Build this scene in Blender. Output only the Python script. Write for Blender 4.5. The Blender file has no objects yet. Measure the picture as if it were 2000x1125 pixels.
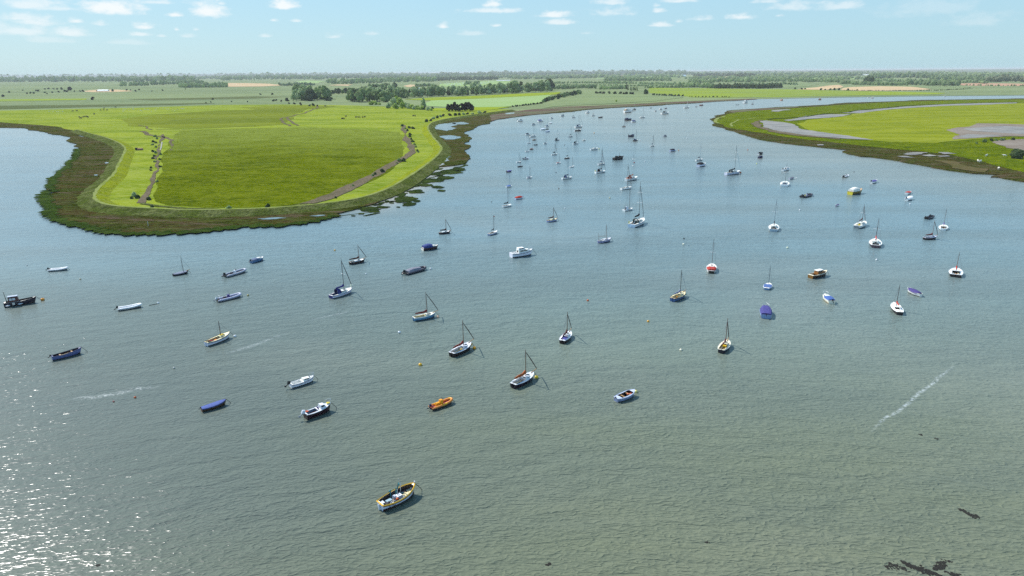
import bpy, bmesh, math, random
from mathutils import Vector, Matrix, noise
from mathutils.geometry import delaunay_2d_cdt
R = math.radians
rng = random.Random(7)
SC = bpy.context.scene
COL = SC.collection
# ------------------------------------------------------------------ camera
F, TILT, ROLL, H = 1333.3, R(17.55), -0.0075, 50.0
cam = bpy.data.cameras.new('camera'); camo = bpy.data.objects.new('camera', cam); COL.objects.link(camo)
cam.sensor_width = 36; cam.lens = 36 * F / 2000; cam.clip_start = 0.5; cam.clip_end = 200000
camo.matrix_world = Matrix.Translation((0, 0, H)) @ Matrix.Rotation(R(90) - TILT, 4, 'X') @ Matrix.Rotation(ROLL, 4, 'Z')
SC.camera = camo
def ray(px, py):
    x, y = (px - 1000) / F, -(py - 562.5) / F
    c, s = math.cos(ROLL), math.sin(ROLL)
    X, Y = c * x - s * y, s * x + c * y
    return Vector((X, math.cos(TILT) + Y * math.sin(TILT), -math.sin(TILT) + Y * math.cos(TILT)))
def at(px, py, z=0.0):
    """the place on the level z that the photograph shows at a pixel"""
    d = ray(px, py); t = (z - H) / d.z
    return Vector((d.x * t, d.y * t, z))
# ------------------------------------------------------------------ tagging
def tag(o, label=None, cat=None, group=None, kind=None):
    if label: o['label'] = label
    if cat: o['category'] = cat
    if group: o['group'] = group
    if kind: o['kind'] = kind
    return o
def link(o, parent=None):
    COL.objects.link(o)
    if parent: o.parent = parent
    return o
def empty(name, loc, rz=0, label=None, cat=None, group=None):
    o = bpy.data.objects.new(name, None); o.empty_display_size = .3
    o.location = loc; o.rotation_euler = (0, 0, rz)
    return tag(link(o), label, cat, group)
# ------------------------------------------------------------------ materials
def srgb(r, g, b):
    f = lambda v: v / 12.92 if v <= .04045 else ((v + .055) / 1.055) ** 2.4
    return (f(r / 255), f(g / 255), f(b / 255), 1)
MATS = {}
def nodes(name):
    m = bpy.data.materials.new(name); m.use_nodes = True
    nt = m.node_tree; nt.nodes.clear()
    return m, nt, nt.nodes, nt.links
def N(nt, t, **kw):
    n = nt.nodes.new(t)
    for k, v in kw.items():
        if k.startswith('i_'): n.inputs[int(k[2:])].default_value = v
        else: setattr(n, k, v)
    return n
def mth(nt, op, a, b=None, c=None):
    n = nt.nodes.new('ShaderNodeMath'); n.operation = op
    for i, v in enumerate((a, b, c)):
        if v is None: continue
        if hasattr(v, 'is_output'): nt.links.new(v, n.inputs[i])
        else: n.inputs[i].default_value = v
    return n.outputs[0]
def mixc(nt, f, a, b):
    n = nt.nodes.new('ShaderNodeMix'); n.data_type = 'RGBA'
    for i, v in ((0, f), (6, a), (7, b)):
        if hasattr(v, 'is_output'): nt.links.new(v, n.inputs[i])
        else: n.inputs[i].default_value = v
    return n.outputs[2]
def ramp(nt, f, lo, hi):
    n = nt.nodes.new('ShaderNodeMapRange'); n.clamp = True; n.interpolation_type = 'SMOOTHSTEP'
    n.inputs[1].default_value = lo; n.inputs[2].default_value = hi
    nt.links.new(f, n.inputs[0]); return n.outputs[0]
def npos(nt, scale=(1, 1, 1), rz=0, loc=(0, 0, 0), src=None):
    mp = N(nt, 'ShaderNodeMapping'); mp.inputs['Scale'].default_value = scale
    mp.inputs['Rotation'].default_value = (0, 0, rz); mp.inputs['Location'].default_value = loc
    if src is None: src = N(nt, 'ShaderNodeNewGeometry').outputs['Position']
    nt.links.new(src, mp.inputs[0]); return mp.outputs[0]
def nz(nt, vec, scale=1, detail=3, rough=.55, dist=0):
    n = N(nt, 'ShaderNodeTexNoise'); nt.links.new(vec, n.inputs['Vector'])
    n.inputs['Scale'].default_value = scale; n.inputs['Detail'].default_value = detail
    n.inputs['Roughness'].default_value = rough; n.inputs['Distortion'].default_value = dist
    return n.outputs['Fac']
def paint(col, rough=.4, metal=0.0, dirt=.12):
    """painted or moulded surface with slight wear"""
    key = ('p', col, rough, metal)
    if key in MATS: return MATS[key]
    m, nt, ns, L = nodes('paint')
    c = srgb(*col); lum = .3 * c[0] + .6 * c[1] + .1 * c[2]; kk = .58 + .42 * min(1, max(0, (lum - .25) / .4)); c = tuple(v * kk for v in c[:3]) + (1,)     # pigments are darker than they look in the sun
    d = tuple(v * (1 - dirt * 2) for v in c[:3]) + (1,)
    tc = N(nt, 'ShaderNodeTexCoord')
    n1 = nz(nt, tc.outputs['Object'], 2.3, 4)
    p = N(nt, 'ShaderNodeBsdfPrincipled')
    L.new(mixc(nt, ramp(nt, n1, .45, .75), c, d), p.inputs['Base Color'])
    p.inputs['Roughness'].default_value = rough; p.inputs['Metallic'].default_value = metal
    o = N(nt, 'ShaderNodeOutputMaterial'); L.new(p.outputs[0], o.inputs[0])
    MATS[key] = m; return m
def cloth(col): return paint(col, .85, 0, .18)
def wood(col):
    key = ('w', col)
    if key in MATS: return MATS[key]
    m, nt, ns, L = nodes('wood')
    c = srgb(*col); d = tuple(v * .6 for v in c[:3]) + (1,)
    tc = N(nt, 'ShaderNodeTexCoord')
    n1 = nz(nt, npos(nt, (1, 14, 14), src=tc.outputs['Object']), 1.2, 4)
    p = N(nt, 'ShaderNodeBsdfPrincipled'); L.new(mixc(nt, ramp(nt, n1, .35, .7), c, d), p.inputs['Base Color'])
    p.inputs['Roughness'].default_value = .55
    o = N(nt, 'ShaderNodeOutputMaterial'); L.new(p.outputs[0], o.inputs[0])
    MATS[key] = m; return m
def ground(name, c1, c2, c3=None, big=40, fine=2.0, stretch=(1, 1), rz=0, lo=.4, hi=.62, bump=.15, fineamt=.5):
    """turf, mud or crop: two tints in patches, a third in a fine mottle"""
    key = ('g', name)
    if key in MATS: return MATS[key]
    m, nt, ns, L = nodes(name)
    c1, c2 = c1 + (1,), c2 + (1,); c3 = (c3 + (1,)) if c3 else tuple(v * .72 for v in c2[:3]) + (1,)
    v = npos(nt, (stretch[0], stretch[1], 1), rz)
    a = nz(nt, v, 1 / big, 5, .6, .6)
    b = nz(nt, v, 1 / fine, 4, .65)
    c = nz(nt, v, 1 / (fine * 9), 3, .6, 1.0)
    col = mixc(nt, ramp(nt, a, lo, hi), c1, c2)
    col = mixc(nt, mth(nt, 'MULTIPLY', ramp(nt, b, .42, .66), fineamt), col, c3)
    col = mixc(nt, mth(nt, 'MULTIPLY', ramp(nt, c, .5, .7), fineamt * .7), col, c3)
    p = N(nt, 'ShaderNodeBsdfPrincipled'); L.new(col, p.inputs['Base Color'])
    p.inputs['Roughness'].default_value = .95; p.inputs['Specular IOR Level'].default_value = 0
    if bump:
        bn = N(nt, 'ShaderNodeBump'); bn.inputs['Strength'].default_value = 1; bn.inputs['Distance'].default_value = bump * 3
        L.new(b, bn.inputs['Height']); L.new(bn.outputs[0], p.inputs['Normal'])
    o = N(nt, 'ShaderNodeOutputMaterial'); L.new(p.outputs[0], o.inputs[0])
    MATS[key] = m; return m
def foliage(name, c1, c2, size=3):
    key = ('f', name)
    if key in MATS: return MATS[key]
    m, nt, ns, L = nodes(name)
    oi = N(nt, 'ShaderNodeObjectInfo')
    a = nz(nt, npos(nt), 1 / size, 3)
    f = mth(nt, 'ADD', mth(nt, 'MULTIPLY', oi.outputs['Random'], .5), mth(nt, 'MULTIPLY', ramp(nt, a, .35, .65), .6))
    p = N(nt, 'ShaderNodeBsdfPrincipled'); L.new(mixc(nt, f, c1 + (1,), c2 + (1,)), p.inputs['Base Color'])
    p.inputs['Roughness'].default_value = .8; p.inputs['Specular IOR Level'].default_value = .08
    tr = N(nt, 'ShaderNodeBsdfTranslucent'); L.new(mixc(nt, f, tuple(min(.8, v * 1.9) for v in c1) + (1,), tuple(min(.8, v * 1.9) for v in c2) + (1,)), tr.inputs[0])
    ms = N(nt, 'ShaderNodeMixShader'); ms.inputs[0].default_value = .5; L.new(p.outputs[0], ms.inputs[1]); L.new(tr.outputs[0], ms.inputs[2])
    o = N(nt, 'ShaderNodeOutputMaterial'); L.new(ms.outputs[0], o.inputs[0])
    MATS[key] = m; return m
# ------------------------------------------------------------------ mesh builder
class MB:
    def __init__(s): s.v, s.f, s.m = [], [], []
    def add(s, vs, fs, mi=0):
        k = len(s.v); s.v += [tuple(p) for p in vs]
        for f in fs: s.f.append([i + k for i in f]); s.m.append(mi)
        return s
    def box(s, c, d, mi=0, rz=0, ry=0, top=1.0):
        x, y, z = d[0] / 2, d[1] / 2, d[2] / 2
        vs = [Vector((sx * x * (top if sz > 0 else 1), sy * y * (top if sz > 0 else 1), sz * z)) for sz in (-1, 1) for sy in (-1, 1) for sx in (-1, 1)]
        M = Matrix.Translation(c) @ Matrix.Rotation(rz, 4, 'Z') @ Matrix.Rotation(ry, 4, 'Y')
        return s.add([M @ p for p in vs], [(0, 2, 3, 1), (4, 5, 7, 6), (0, 1, 5, 4), (2, 6, 7, 3), (0, 4, 6, 2), (1, 3, 7, 5)], mi)
    def tube(s, pts, r, n=6, mi=0, cap=True, flat=1.0):
        pts = [Vector(p) for p in pts]
        rs = r if isinstance(r, (list, tuple)) else [r] * len(pts)
        rings = []
        for i, p in enumerate(pts):
            t = (pts[min(i + 1, len(pts) - 1)] - pts[max(i - 1, 0)]).normalized()
            up = Vector((0, 0, 1)) if abs(t.z) < .9 else Vector((1, 0, 0))
            a = t.cross(up).normalized(); b = a.cross(t)
            rings.append([p + (a * math.cos(6.28318 * k / n) + b * math.sin(6.28318 * k / n) * flat) * rs[i] for k in range(n)])
        return s.loft(rings, mi, True, cap)
    def loft(s, rings, mi=0, closed=True, cap=False):
        n = len(rings[0]); vs = [p for r in rings for p in r]; fs = []
        for i in range(len(rings) - 1):
            for k in range(n if closed else n - 1):
                a, b = i * n + k, i * n + (k + 1) % n
                fs.append((a, b, b + n, a + n))
        if cap: fs += [tuple(range(n))[::-1], tuple(range((len(rings) - 1) * n, len(rings) * n))]
        return s.add(vs, fs, mi)
    def ball(s, c, r, mi=0, sz=1.0, n=10):
        rings = []
        for i in range(7):
            a = -math.pi / 2 + math.pi * i / 6
            rr = max(r * math.cos(a), r * .02)
            rings.append([(c[0] + rr * math.cos(6.28318 * k / n), c[1] + rr * math.sin(6.28318 * k / n), c[2] + r * sz * math.sin(a)) for k in range(n)])
        return s.loft(rings, mi, True, True)
    def mesh(s, name, mats, smooth=False):
        me = bpy.data.meshes.new(name); me.from_pydata(s.v, [], s.f)
        for m in (mats if isinstance(mats, (list, tuple)) else [mats]): me.materials.append(m)
        for p, mi in zip(me.polygons, s.m): p.material_index = mi
        bm = bmesh.new(); bm.from_mesh(me); bmesh.ops.recalc_face_normals(bm, faces=bm.faces); bm.to_mesh(me); bm.free()
        if smooth: me.polygons.foreach_set('use_smooth', [True] * len(me.polygons))
        me.update(); return me
    def build(s, name, mats, parent=None, smooth=False):
        return link(bpy.data.objects.new(name, s.mesh(name, mats, smooth)), parent)
# ------------------------------------------------------------------ ground sheets
def crinkle(pts, rough, smin, closed=True):
    out = []
    n = len(pts)
    def rec(a, b, d):
        l = (b - a).length
        if l < smin or d > 7: return
        t = b - a; p = Vector((-t.y, t.x)) * rng.uniform(-rough, rough)
        m = (a + b) / 2 + p
        rec(a, m, d + 1); out.append(m); rec(m, b, d + 1)
    for i in range(n if closed else n - 1):
        a, b = pts[i], pts[(i + 1) % n]
        out.append(a); rec(a, b, 0)
    if not closed: out.append(pts[-1])
    return out
def sheet(name, px, z, mat, rough=.0, smin=2.0, world=None, drop=.3, label=None, cat=None, kind='structure', parent=None, slope=0.0):
    pts = [at(x, y, z).xy for x, y in px]
    if world:
        pts = crinkle(pts, rough, smin, False) if rough else pts
        pts += [Vector(w) for w in world]
    elif rough: pts = crinkle(pts, rough, smin)
    if sum(pts[i - 1].x * pts[i].y - pts[i].x * pts[i - 1].y for i in range(len(pts))) < 0: pts = pts[::-1]
    n = len(pts)
    V, E, Fc, *_ = delaunay_2d_cdt([Vector(p) for p in pts], [], [list(range(n))], 1, 1e-3)
    bm = bmesh.new(); vs = [bm.verts.new((p.x, p.y, z)) for p in V]
    for f in Fc:
        f = bm.faces.new([vs[i] for i in f]); f.normal_update()
        if f.normal.z < 0: f.normal_flip()
    if drop:
        bm.edges.ensure_lookup_table()
        rim = [e for e in bm.edges if len(e.link_faces) == 1]; low = {}
        for e in rim:
            for v in e.verts:
                if v not in low: low[v] = bm.verts.new((v.co.x, v.co.y, z - drop))
        for e in rim:
            a, b = e.link_loops[0].vert, e.link_loops[0].link_loop_next.vert
            bm.faces.new((b, a, low[a], low[b]))
    me = bpy.data.meshes.new(name); bm.to_mesh(me); bm.free(); me.materials.append(mat)
    o = link(bpy.data.objects.new(name, me), parent)
    return tag(o, label, cat, None, kind)
def strip_px(path, widths):
    """outline in pixels of a band along a path, width in pixels across (horizontal)"""
    if not isinstance(widths, (list, tuple)): widths = [widths] * len(path)
    P = [(x - w / 2, y) for (x, y), w in zip(path, widths)]
    Q = [(x + w / 2, y) for (x, y), w in zip(path, widths)]
    return P + Q[::-1]
def ribbon(name, path, width, z, mat, label, cat=None, kind='structure', dense=4.0, wob=.15):
    """a band of constant ground width along a path of pixels"""
    pts = crinkle([at(x, y, z).xy for x, y in path], .06, dense, False)
    L_, R_ = [], []
    for i, p in enumerate(pts):
        t = (pts[min(i + 1, len(pts) - 1)] - pts[max(i - 1, 0)]).normalized(); nn = Vector((-t.y, t.x))
        w = width * (1 + rng.uniform(-wob, wob)) / 2
        L_.append(p + nn * w); R_.append(p - nn * w)
    m = MB(); vs = [(p.x, p.y, z) for p in L_] + [(p.x, p.y, z) for p in R_]; n = len(L_)
    m.add(vs, [(i, i + n, i + n + 1, i + 1) for i in range(n - 1)])
    return tag(m.build(name, mat), label, cat, None, kind)
SKY_TOP, SKY_LOW, SKY_MIX, SKY_STR, CLOUD, HAZE = (2.36, 4.08, 5.15, 1), (2.55, 4.1, 4.8, 1), .85, .1, (5.6, 5.9, 6.0, 1), 5.2e-5
WV = (.046, .22, .022)      # wave heights: chop, swell, ripple
WC = [(.142, .160, .100, 1), (.155, .245, .278, 1), (.46, .44, .31, 1), (.27, .26, .20, 1), (.105, .130, .118, 1), (.100, .124, .112, 1)]
WB = (.37, 2.3)           # how much of the slope the mirror skin and the silt show
WR = (.20, .17)
SKY_ZEN = (1.0, 2.5, 4.3, 1)
SC.cycles.use_denoising = False
SC.view_settings.view_transform = 'Standard'; SC.view_settings.look = 'None'; SC.view_settings.gamma = 1; SC.view_settings.exposure = .75
# ================================================================== light and air
SUN_AZ, SUN_EL = R(-50), R(48)      # from +Y towards +X
sd = Vector((math.sin(SUN_AZ) * math.cos(SUN_EL), math.cos(SUN_AZ) * math.cos(SUN_EL), math.sin(SUN_EL)))
sl = bpy.data.lights.new('sun', 'SUN'); sl.energy = 3.6; sl.angle = R(.53); sl.color = (1, .955, .89)
so = link(bpy.data.objects.new('sun', sl)); so.rotation_euler = sd.to_track_quat('Z', 'Y').to_euler(); so.location = (0, 0, 200)
W = bpy.data.worlds.new('World'); SC.world = W; W.use_nodes = True
nt = W.node_tree; nt.nodes.clear(); L = nt.links
sky = N(nt, 'ShaderNodeTexSky'); sky.sky_type = 'NISHITA'; sky.sun_disc = False
sky.sun_elevation = SUN_EL; sky.sun_rotation = SUN_AZ; sky.altitude = 0; sky.air_density = 1.0; sky.dust_density = .6; sky.ozone_density = 1.6
tc = N(nt, 'ShaderNodeTexCoord'); sx = N(nt, 'ShaderNodeSeparateXYZ'); L.new(tc.outputs['Generated'], sx.inputs[0])
azn = mth(nt, 'ARCTAN2', sx.outputs[0], sx.outputs[1]); eln = mth(nt, 'ARCSINE', sx.outputs[2])
cb = N(nt, 'ShaderNodeCombineXYZ'); L.new(azn, cb.inputs[0]); L.new(eln, cb.inputs[1])
ae = cb.outputs[0]
n1 = nz(nt, npos(nt, (1, 2.2, 1), src=ae), 22, 6, .62); n2 = nz(nt, npos(nt, (1, 2.0, 1), src=ae), 70, 5, .6)
CL = [(200,12,75,15,1),(60,8,80,9,.7),(120,15,70,7,.6),(310,3,60,6,.65),(410,23,45,13,1),(345,28,18,5,.95),(433,7,9,3,.6),(40,34,45,7,.7),(70,42,60,8,.7),
(30,58,65,11,.6),(140,63,45,9,.7),(148,41,20,5,.9),(195,46,18,6,.6),(280,52,32,7,.95),(270,66,27,5,.65),(318,70,12,3,.5),(365,70,15,4,.4),(345,57,6,4,.65),(383,57,8,3,.45),
(553,9,29,10,1),(535,39,10,4,.7),(579,40,12,4,.65),(520,70,18,4,.5),(655,70,22,6,.65),(730,65,20,4,.35),(865,51,15,6,.95),(970,49,14,4,.85),(960,6,27,9,.9),(970,20,62,6,.7),
(920,65,30,5,.35),(1080,28,40,7,.9),(1095,43,35,6,.7),(1180,24,55,9,.55),(1285,20,15,6,.75),(1282,10,10,4,.6),(1190,4,35,6,.65),(1285,48,28,5,.75),(1325,41,10,4,.55),(1365,35,25,7,.6),
(1455,31,40,8,.85),(1520,30,12,4,.65),(1540,12,50,9,.55),(1640,11,45,9,.55),(1330,0,40,6,.75),(1500,2,40,5,.55),(1145,64,20,4,.3),(1900,40,80,14,.25),(1820,15,120,18,.2),(250,82,60,5,.25),(100,78,70,6,.3)]
acc = None
for (cx, cy, hw, hh, k) in CL:
    d = ray(cx, cy + hh * .3).normalized(); a0, e0 = math.atan2(d.x, d.y), math.asin(d.z)
    d2 = ray(cx + hw, cy).normalized(); wa = max(abs(math.atan2(d2.x, d2.y) - a0), .003) * 1.15
    he = hh / F * 1.45
    v = N(nt, 'ShaderNodeVectorMath', operation='SUBTRACT'); L.new(ae, v.inputs[0]); v.inputs[1].default_value = (a0, e0, 0)
    s1 = N(nt, 'ShaderNodeVectorMath', operation='MULTIPLY'); L.new(v.outputs[0], s1.inputs[0]); s1.inputs[1].default_value = (1 / wa, 1 / he, 0)
    s2 = N(nt, 'ShaderNodeVectorMath', operation='MULTIPLY'); L.new(s1.outputs[0], s2.inputs[0]); s2.inputs[1].default_value = (-1, -2.4, 0)
    mx = N(nt, 'ShaderNodeVectorMath', operation='MAXIMUM'); L.new(s1.outputs[0], mx.inputs[0]); L.new(s2.outputs[0], mx.inputs[1])
    ln = N(nt, 'ShaderNodeVectorMath', operation='LENGTH'); L.new(mx.outputs[0], ln.inputs[0])
    g = mth(nt, 'SUBTRACT', 1.0, ln.outputs['Value'])
    g = mth(nt, 'MULTIPLY_ADD', mth(nt, 'SUBTRACT', n1, .5), 2.6, g)
    g = mth(nt, 'MULTIPLY_ADD', mth(nt, 'SUBTRACT', n2, .5), 1.3, g)
    g = mth(nt, 'MULTIPLY', ramp(nt, g, -.05, 1.0), k)
    acc = g if acc is None else mth(nt, 'MAXIMUM', acc, g)
air = mixc(nt, ramp(nt, eln, .1, .75), mixc(nt, ramp(nt, eln, 0, .13), SKY_LOW, SKY_TOP), SKY_ZEN)          # clear blue air over the bleached horizon
skc = mixc(nt, mth(nt, 'MULTIPLY', SKY_MIX, mth(nt, 'SUBTRACT', 1, ramp(nt, eln, .8, 1.3))), sky.outputs[0], air)
cl = mixc(nt, mth(nt, 'MULTIPLY', acc, .95), skc, CLOUD)
bg = N(nt, 'ShaderNodeBackground'); bg.inputs[1].default_value = SKY_STR; L.new(cl, bg.inputs[0])
wo = N(nt, 'ShaderNodeOutputWorld'); L.new(bg.outputs[0], wo.inputs[0])
# ------------------------------------------------------------------ haze
hz = MB().box((0, 19000, 30.0), (90000, 44000, 66.0))
hm, nt, ns, L = nodes('haze')
pv = N(nt, 'ShaderNodeVolumePrincipled'); pv.inputs['Density'].default_value = HAZE; pv.inputs['Color'].default_value = (.93, .97, 1, 1); pv.inputs['Anisotropy'].default_value = 0.0
o = N(nt, 'ShaderNodeOutputMaterial'); L.new(pv.outputs[0], o.inputs['Volume'])
if HAZE: tag(hz.build('haze', hm), 'pale summer haze over the whole estuary', 'haze', None, 'stuff')
# ================================================================== water
def water_mat(name='water'):
    m, nt, ns, L = nodes(name)
    geo = N(nt, 'ShaderNodeNewGeometry'); P = geo.outputs['Position']
    sp = N(nt, 'ShaderNodeSeparateXYZ'); L.new(P, sp.inputs[0]); X, Y = sp.outputs[0], sp.outputs[1]
    # wave crests swing round from one side of the reach to the other
    bend = mth(nt, 'MULTIPLY', mth(nt, 'SQRT', mth(nt, 'ADD', mth(nt, 'MULTIPLY', X, X), 3600)), .30)
    cbn = N(nt, 'ShaderNodeCombineXYZ'); L.new(X, cbn.inputs[0]); L.new(mth(nt, 'ADD', Y, bend), cbn.inputs[1]); V = cbn.outputs[0]
    def crest(v, pw):       # sharp little wave tops with broad troughs
        n = nz(nt, v, 1, 1.2, .5, .35)
        return mth(nt, 'POWER', mth(nt, 'SUBTRACT', 1, mth(nt, 'MULTIPLY', mth(nt, 'ABSOLUTE', mth(nt, 'SUBTRACT', n, .5)), 4.2)), pw)
    w1 = mth(nt, 'ADD', crest(npos(nt, (.52, 1.25, 1), .10, src=V), 2.2), mth(nt, 'MULTIPLY', crest(npos(nt, (.92, 2.1, 1), -.42, (7, 3, 0), src=V), 2.0), .6))
    w2 = nz(nt, npos(nt, (.15, .40, 1), -.15, (3, 5, 0), src=V), 1, 2, .5, .4)
    w3 = nz(nt, npos(nt, (1.3, 2.6, 1), -.3, (9, 2, 0), src=V), 1, 2, .6, .3)
    gust = nz(nt, npos(nt, (.012, .02, 1), .3), 1, 3, .5, .4)
    h = mth(nt, 'ADD', mth(nt, 'MULTIPLY', w1, WV[0]), mth(nt, 'ADD', mth(nt, 'MULTIPLY', w2, WV[1]), mth(nt, 'MULTIPLY', w3, WV[2])))
    h = mth(nt, 'MULTIPLY', h, mth(nt, 'ADD', .45, mth(nt, 'MULTIPLY', gust, 1.1)))
    bn, bd = [N(nt, 'ShaderNodeBump') for _ in range(2)]
    hd = mth(nt, 'ADD', h, mth(nt, 'MULTIPLY', w2, .10))
    for q, k, hh in ((bn, WB[0], h), (bd, WB[1], hd)):
        q.inputs['Strength'].default_value = 1; q.inputs['Distance'].default_value = k; L.new(hh, q.inputs['Height'])
    # silt: green over the near shallows, slate in the channel, pale brown up river and along the right shore
    shoal = nz(nt, npos(nt, (.006, .012, 1), .4), 1, 4, .55, .5)
    col = mixc(nt, ramp(nt, mth(nt, 'ADD', Y, mth(nt, 'MULTIPLY', shoal, 60)), 85, 265), WC[0], WC[1])
    near_left = mth(nt, 'MULTIPLY', mth(nt, 'SUBTRACT', 1, ramp(nt, mth(nt, 'MULTIPLY_ADD', shoal, 40, X), -40, 40)), mth(nt, 'SUBTRACT', 1, ramp(nt, Y, 100, 200)))
    col = mixc(nt, mth(nt, 'MULTIPLY', near_left, .75), col, WC[5])  # base colour darker and bluer towards the near left
    up = ramp(nt, mth(nt, 'ADD', mth(nt, 'MULTIPLY_ADD', X, .55, Y), mth(nt, 'MULTIPLY', shoal, 160)), 560, 1150)
    col = mixc(nt, up, col, WC[2])
    rs = mth(nt, 'MULTIPLY', ramp(nt, mth(nt, 'ADD', mth(nt, 'MULTIPLY_ADD', Y, .9, X), mth(nt, 'MULTIPLY', shoal, 120)), 430, 640), ramp(nt, X, 40, 140))
    col = mixc(nt, mth(nt, 'MULTIPLY', rs, .7), col, WC[3])
    col = mixc(nt, mth(nt, 'MULTIPLY', ramp(nt, shoal, .45, .7), .3), col, WC[3])
    lane = nz(nt, npos(nt, (.005, .035, 1), -.62), 1, 4, .6, .6)      # wind lanes and streaks of the tide
    col = mixc(nt, mth(nt, 'MULTIPLY', ramp(nt, lane, .34, .68), .42), col, WC[4])
    # pale silt stirred up in the shallows between the islets and the bank
    A, B = at(715, 409), at(872, 318); d = (B - A).to_2d(); ln = d.length; d.normalize()
    rx = mth(nt, 'SUBTRACT', X, A.x); ry = mth(nt, 'SUBTRACT', Y, A.y)
    t = mth(nt, 'ADD', mth(nt, 'MULTIPLY', rx, d.x), mth(nt, 'MULTIPLY', ry, d.y)); s = mth(nt, 'ABSOLUTE', mth(nt, 'ADD', mth(nt, 'MULTIPLY', rx, -d.y), mth(nt, 'MULTIPLY', ry, d.x)))
    sh = mth(nt, 'MULTIPLY', mth(nt, 'SUBTRACT', 1, ramp(nt, s, 2, 17)), mth(nt, 'MULTIPLY', ramp(nt, t, -20, 25), mth(nt, 'SUBTRACT', 1, ramp(nt, t, ln - 10, ln + 25))))
    col = mixc(nt, mth(nt, 'MULTIPLY', sh, .85), col, (.42, .38, .31, 1))
    # foam lines left on the surface
    tot = None
    fn = nz(nt, npos(nt, (1, 1, 1)), 1.6, 5, .7, .4); fw = nz(nt, npos(nt, (1, 1, 1)), .13, 3, .5)
    for (a, b, w, k) in (((1690, 852), (1872, 706), .30, .6), ((120, 784), (330, 752), .7, .3), ((430, 697), (570, 648), .6, .25), ((1243, 213.2), (1281, 216.8), 1.4, 1.3), ((600, 628), (690, 606), .4, .25)):
        A, B = at(*a), at(*b); d = (B - A).to_2d(); ln = d.length; d.normalize()
        rx = mth(nt, 'SUBTRACT', X, A.x); ry = mth(nt, 'SUBTRACT', Y, A.y)
        t = mth(nt, 'ADD', mth(nt, 'MULTIPLY', rx, d.x), mth(nt, 'MULTIPLY', ry, d.y))
        s = mth(nt, 'ADD', mth(nt, 'MULTIPLY', rx, -d.y), mth(nt, 'MULTIPLY', ry, d.x))
        s = mth(nt, 'ABSOLUTE', mth(nt, 'MULTIPLY_ADD', mth(nt, 'SUBTRACT', fw, .5), 6 * w, s))
        f = mth(nt, 'MULTIPLY', mth(nt, 'SUBTRACT', 1, ramp(nt, s, 0, w * 1.6)), mth(nt, 'MULTIPLY', ramp(nt, t, 0, ln * .3), mth(nt, 'SUBTRACT', 1, ramp(nt, t, ln * (.95 if k > 1 else .7), ln))))
        f = mth(nt, 'MULTIPLY', f, k); tot = f if tot is None else mth(nt, 'MAXIMUM', tot, f)
    foam = mth(nt, 'MULTIPLY', tot, ramp(nt, fn, .4, .62))
    # light scattered back by the silt under a rippled skin that mirrors the sky
    ruf = mth(nt, 'MULTIPLY_ADD', ramp(nt, Y, 90, 380), WR[1] - WR[0], WR[0])     # roughness eases slightly from the near water to the open reach
    df = N(nt, 'ShaderNodeBsdfDiffuse'); L.new(mixc(nt, foam, col, (.6, .66, .68, 1)), df.inputs[0]); L.new(bd.outputs[0], df.inputs['Normal'])
    gl = N(nt, 'ShaderNodeBsdfGlossy'); L.new(mth(nt, 'MULTIPLY_ADD', foam, .5, ruf), gl.inputs['Roughness']); L.new(bn.outputs[0], gl.inputs['Normal'])
    fr = N(nt, 'ShaderNodeFresnel'); fr.inputs[0].default_value = 1.333; L.new(bn.outputs[0], fr.inputs['Normal'])
    p = N(nt, 'ShaderNodeMixShader'); L.new(fr.outputs[0], p.inputs[0]); L.new(df.outputs[0], p.inputs[1]); L.new(gl.outputs[0], p.inputs[2])
    o = N(nt, 'ShaderNodeOutputMaterial'); L.new(p.outputs[0], o.inputs[0])
    return m
WATER = water_mat()
wm = MB().add([(-45000, -400, 0), (45000, -400, 0), (45000, 40500, 0), (-45000, 40500, 0)], [(0, 1, 2, 3)])
tag(wm.build('water', WATER), 'wide rippled grey-green estuary water', 'water', None, 'structure')
pm, nt, ns, L = nodes('still_water')
p = N(nt, 'ShaderNodeBsdfPrincipled'); a = nz(nt, npos(nt, (.05, .12, 1)), 1, 4)
L.new(mixc(nt, ramp(nt, a, .35, .65), (.17, .155, .135, 1), (.27, .245, .215, 1)), p.inputs['Base Color']); p.inputs['Roughness'].default_value = .5; p.inputs['IOR'].default_value = 1.33
o = N(nt, 'ShaderNodeOutputMaterial'); L.new(p.outputs[0], o.inputs[0]); POOL = pm
# ================================================================== land
G_far = ground('pale_marsh', (.185, .235, .115), (.125, .17, .09), (.24, .27, .13), 420, 14, (.35, 1.8), .03, .35, .65, .1, .6)
G_salt = ground('saltmarsh', (.024, .033, .001), (.066, .042, .016), (.105, .13, .028), 13, 1.1, (.45, 1.8), .12, .44, .56, .6, .9)
G_salt2 = ground('saltmarsh_far', (.12, .075, .065), (.14, .16, .085), (.075, .055, .045), 34, 3, (.35, 1.3), .1, .42, .6, .2, .6)
G_weed = ground('shore_weed', (.022, .040, .010), (.045, .07, .014), (.012, .018, .008), 9, .9, (.8, 1.2), 0, .4, .6, .2, .7)
G_grass = ground('meadow', (.225, .275, .018), (.13, .19, .006), (.30, .335, .09), 48, 2.2, (.5, 1.5), .1, .38, .62, .4, .6)
G_inner = ground('long_grass', (.108, .143, .0004), (.052, .082, .0002), (.18, .21, .014), 18, 1.5, (.6, 1.3), .45, .36, .66, .6, .85)
G_bank = ground('bank_grass', (.22, .26, .002), (.13, .17, .002), (.29, .32, .06), 9, 1.0, (1, 1), .1, .4, .62, .4, .7)
G_bankout = ground('bank_outer', (.085, .115, .02), (.15, .17, .06), (.04, .05, .014), 6, .9, (1, 1), .1, .4, .62, .4, .8)
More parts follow.
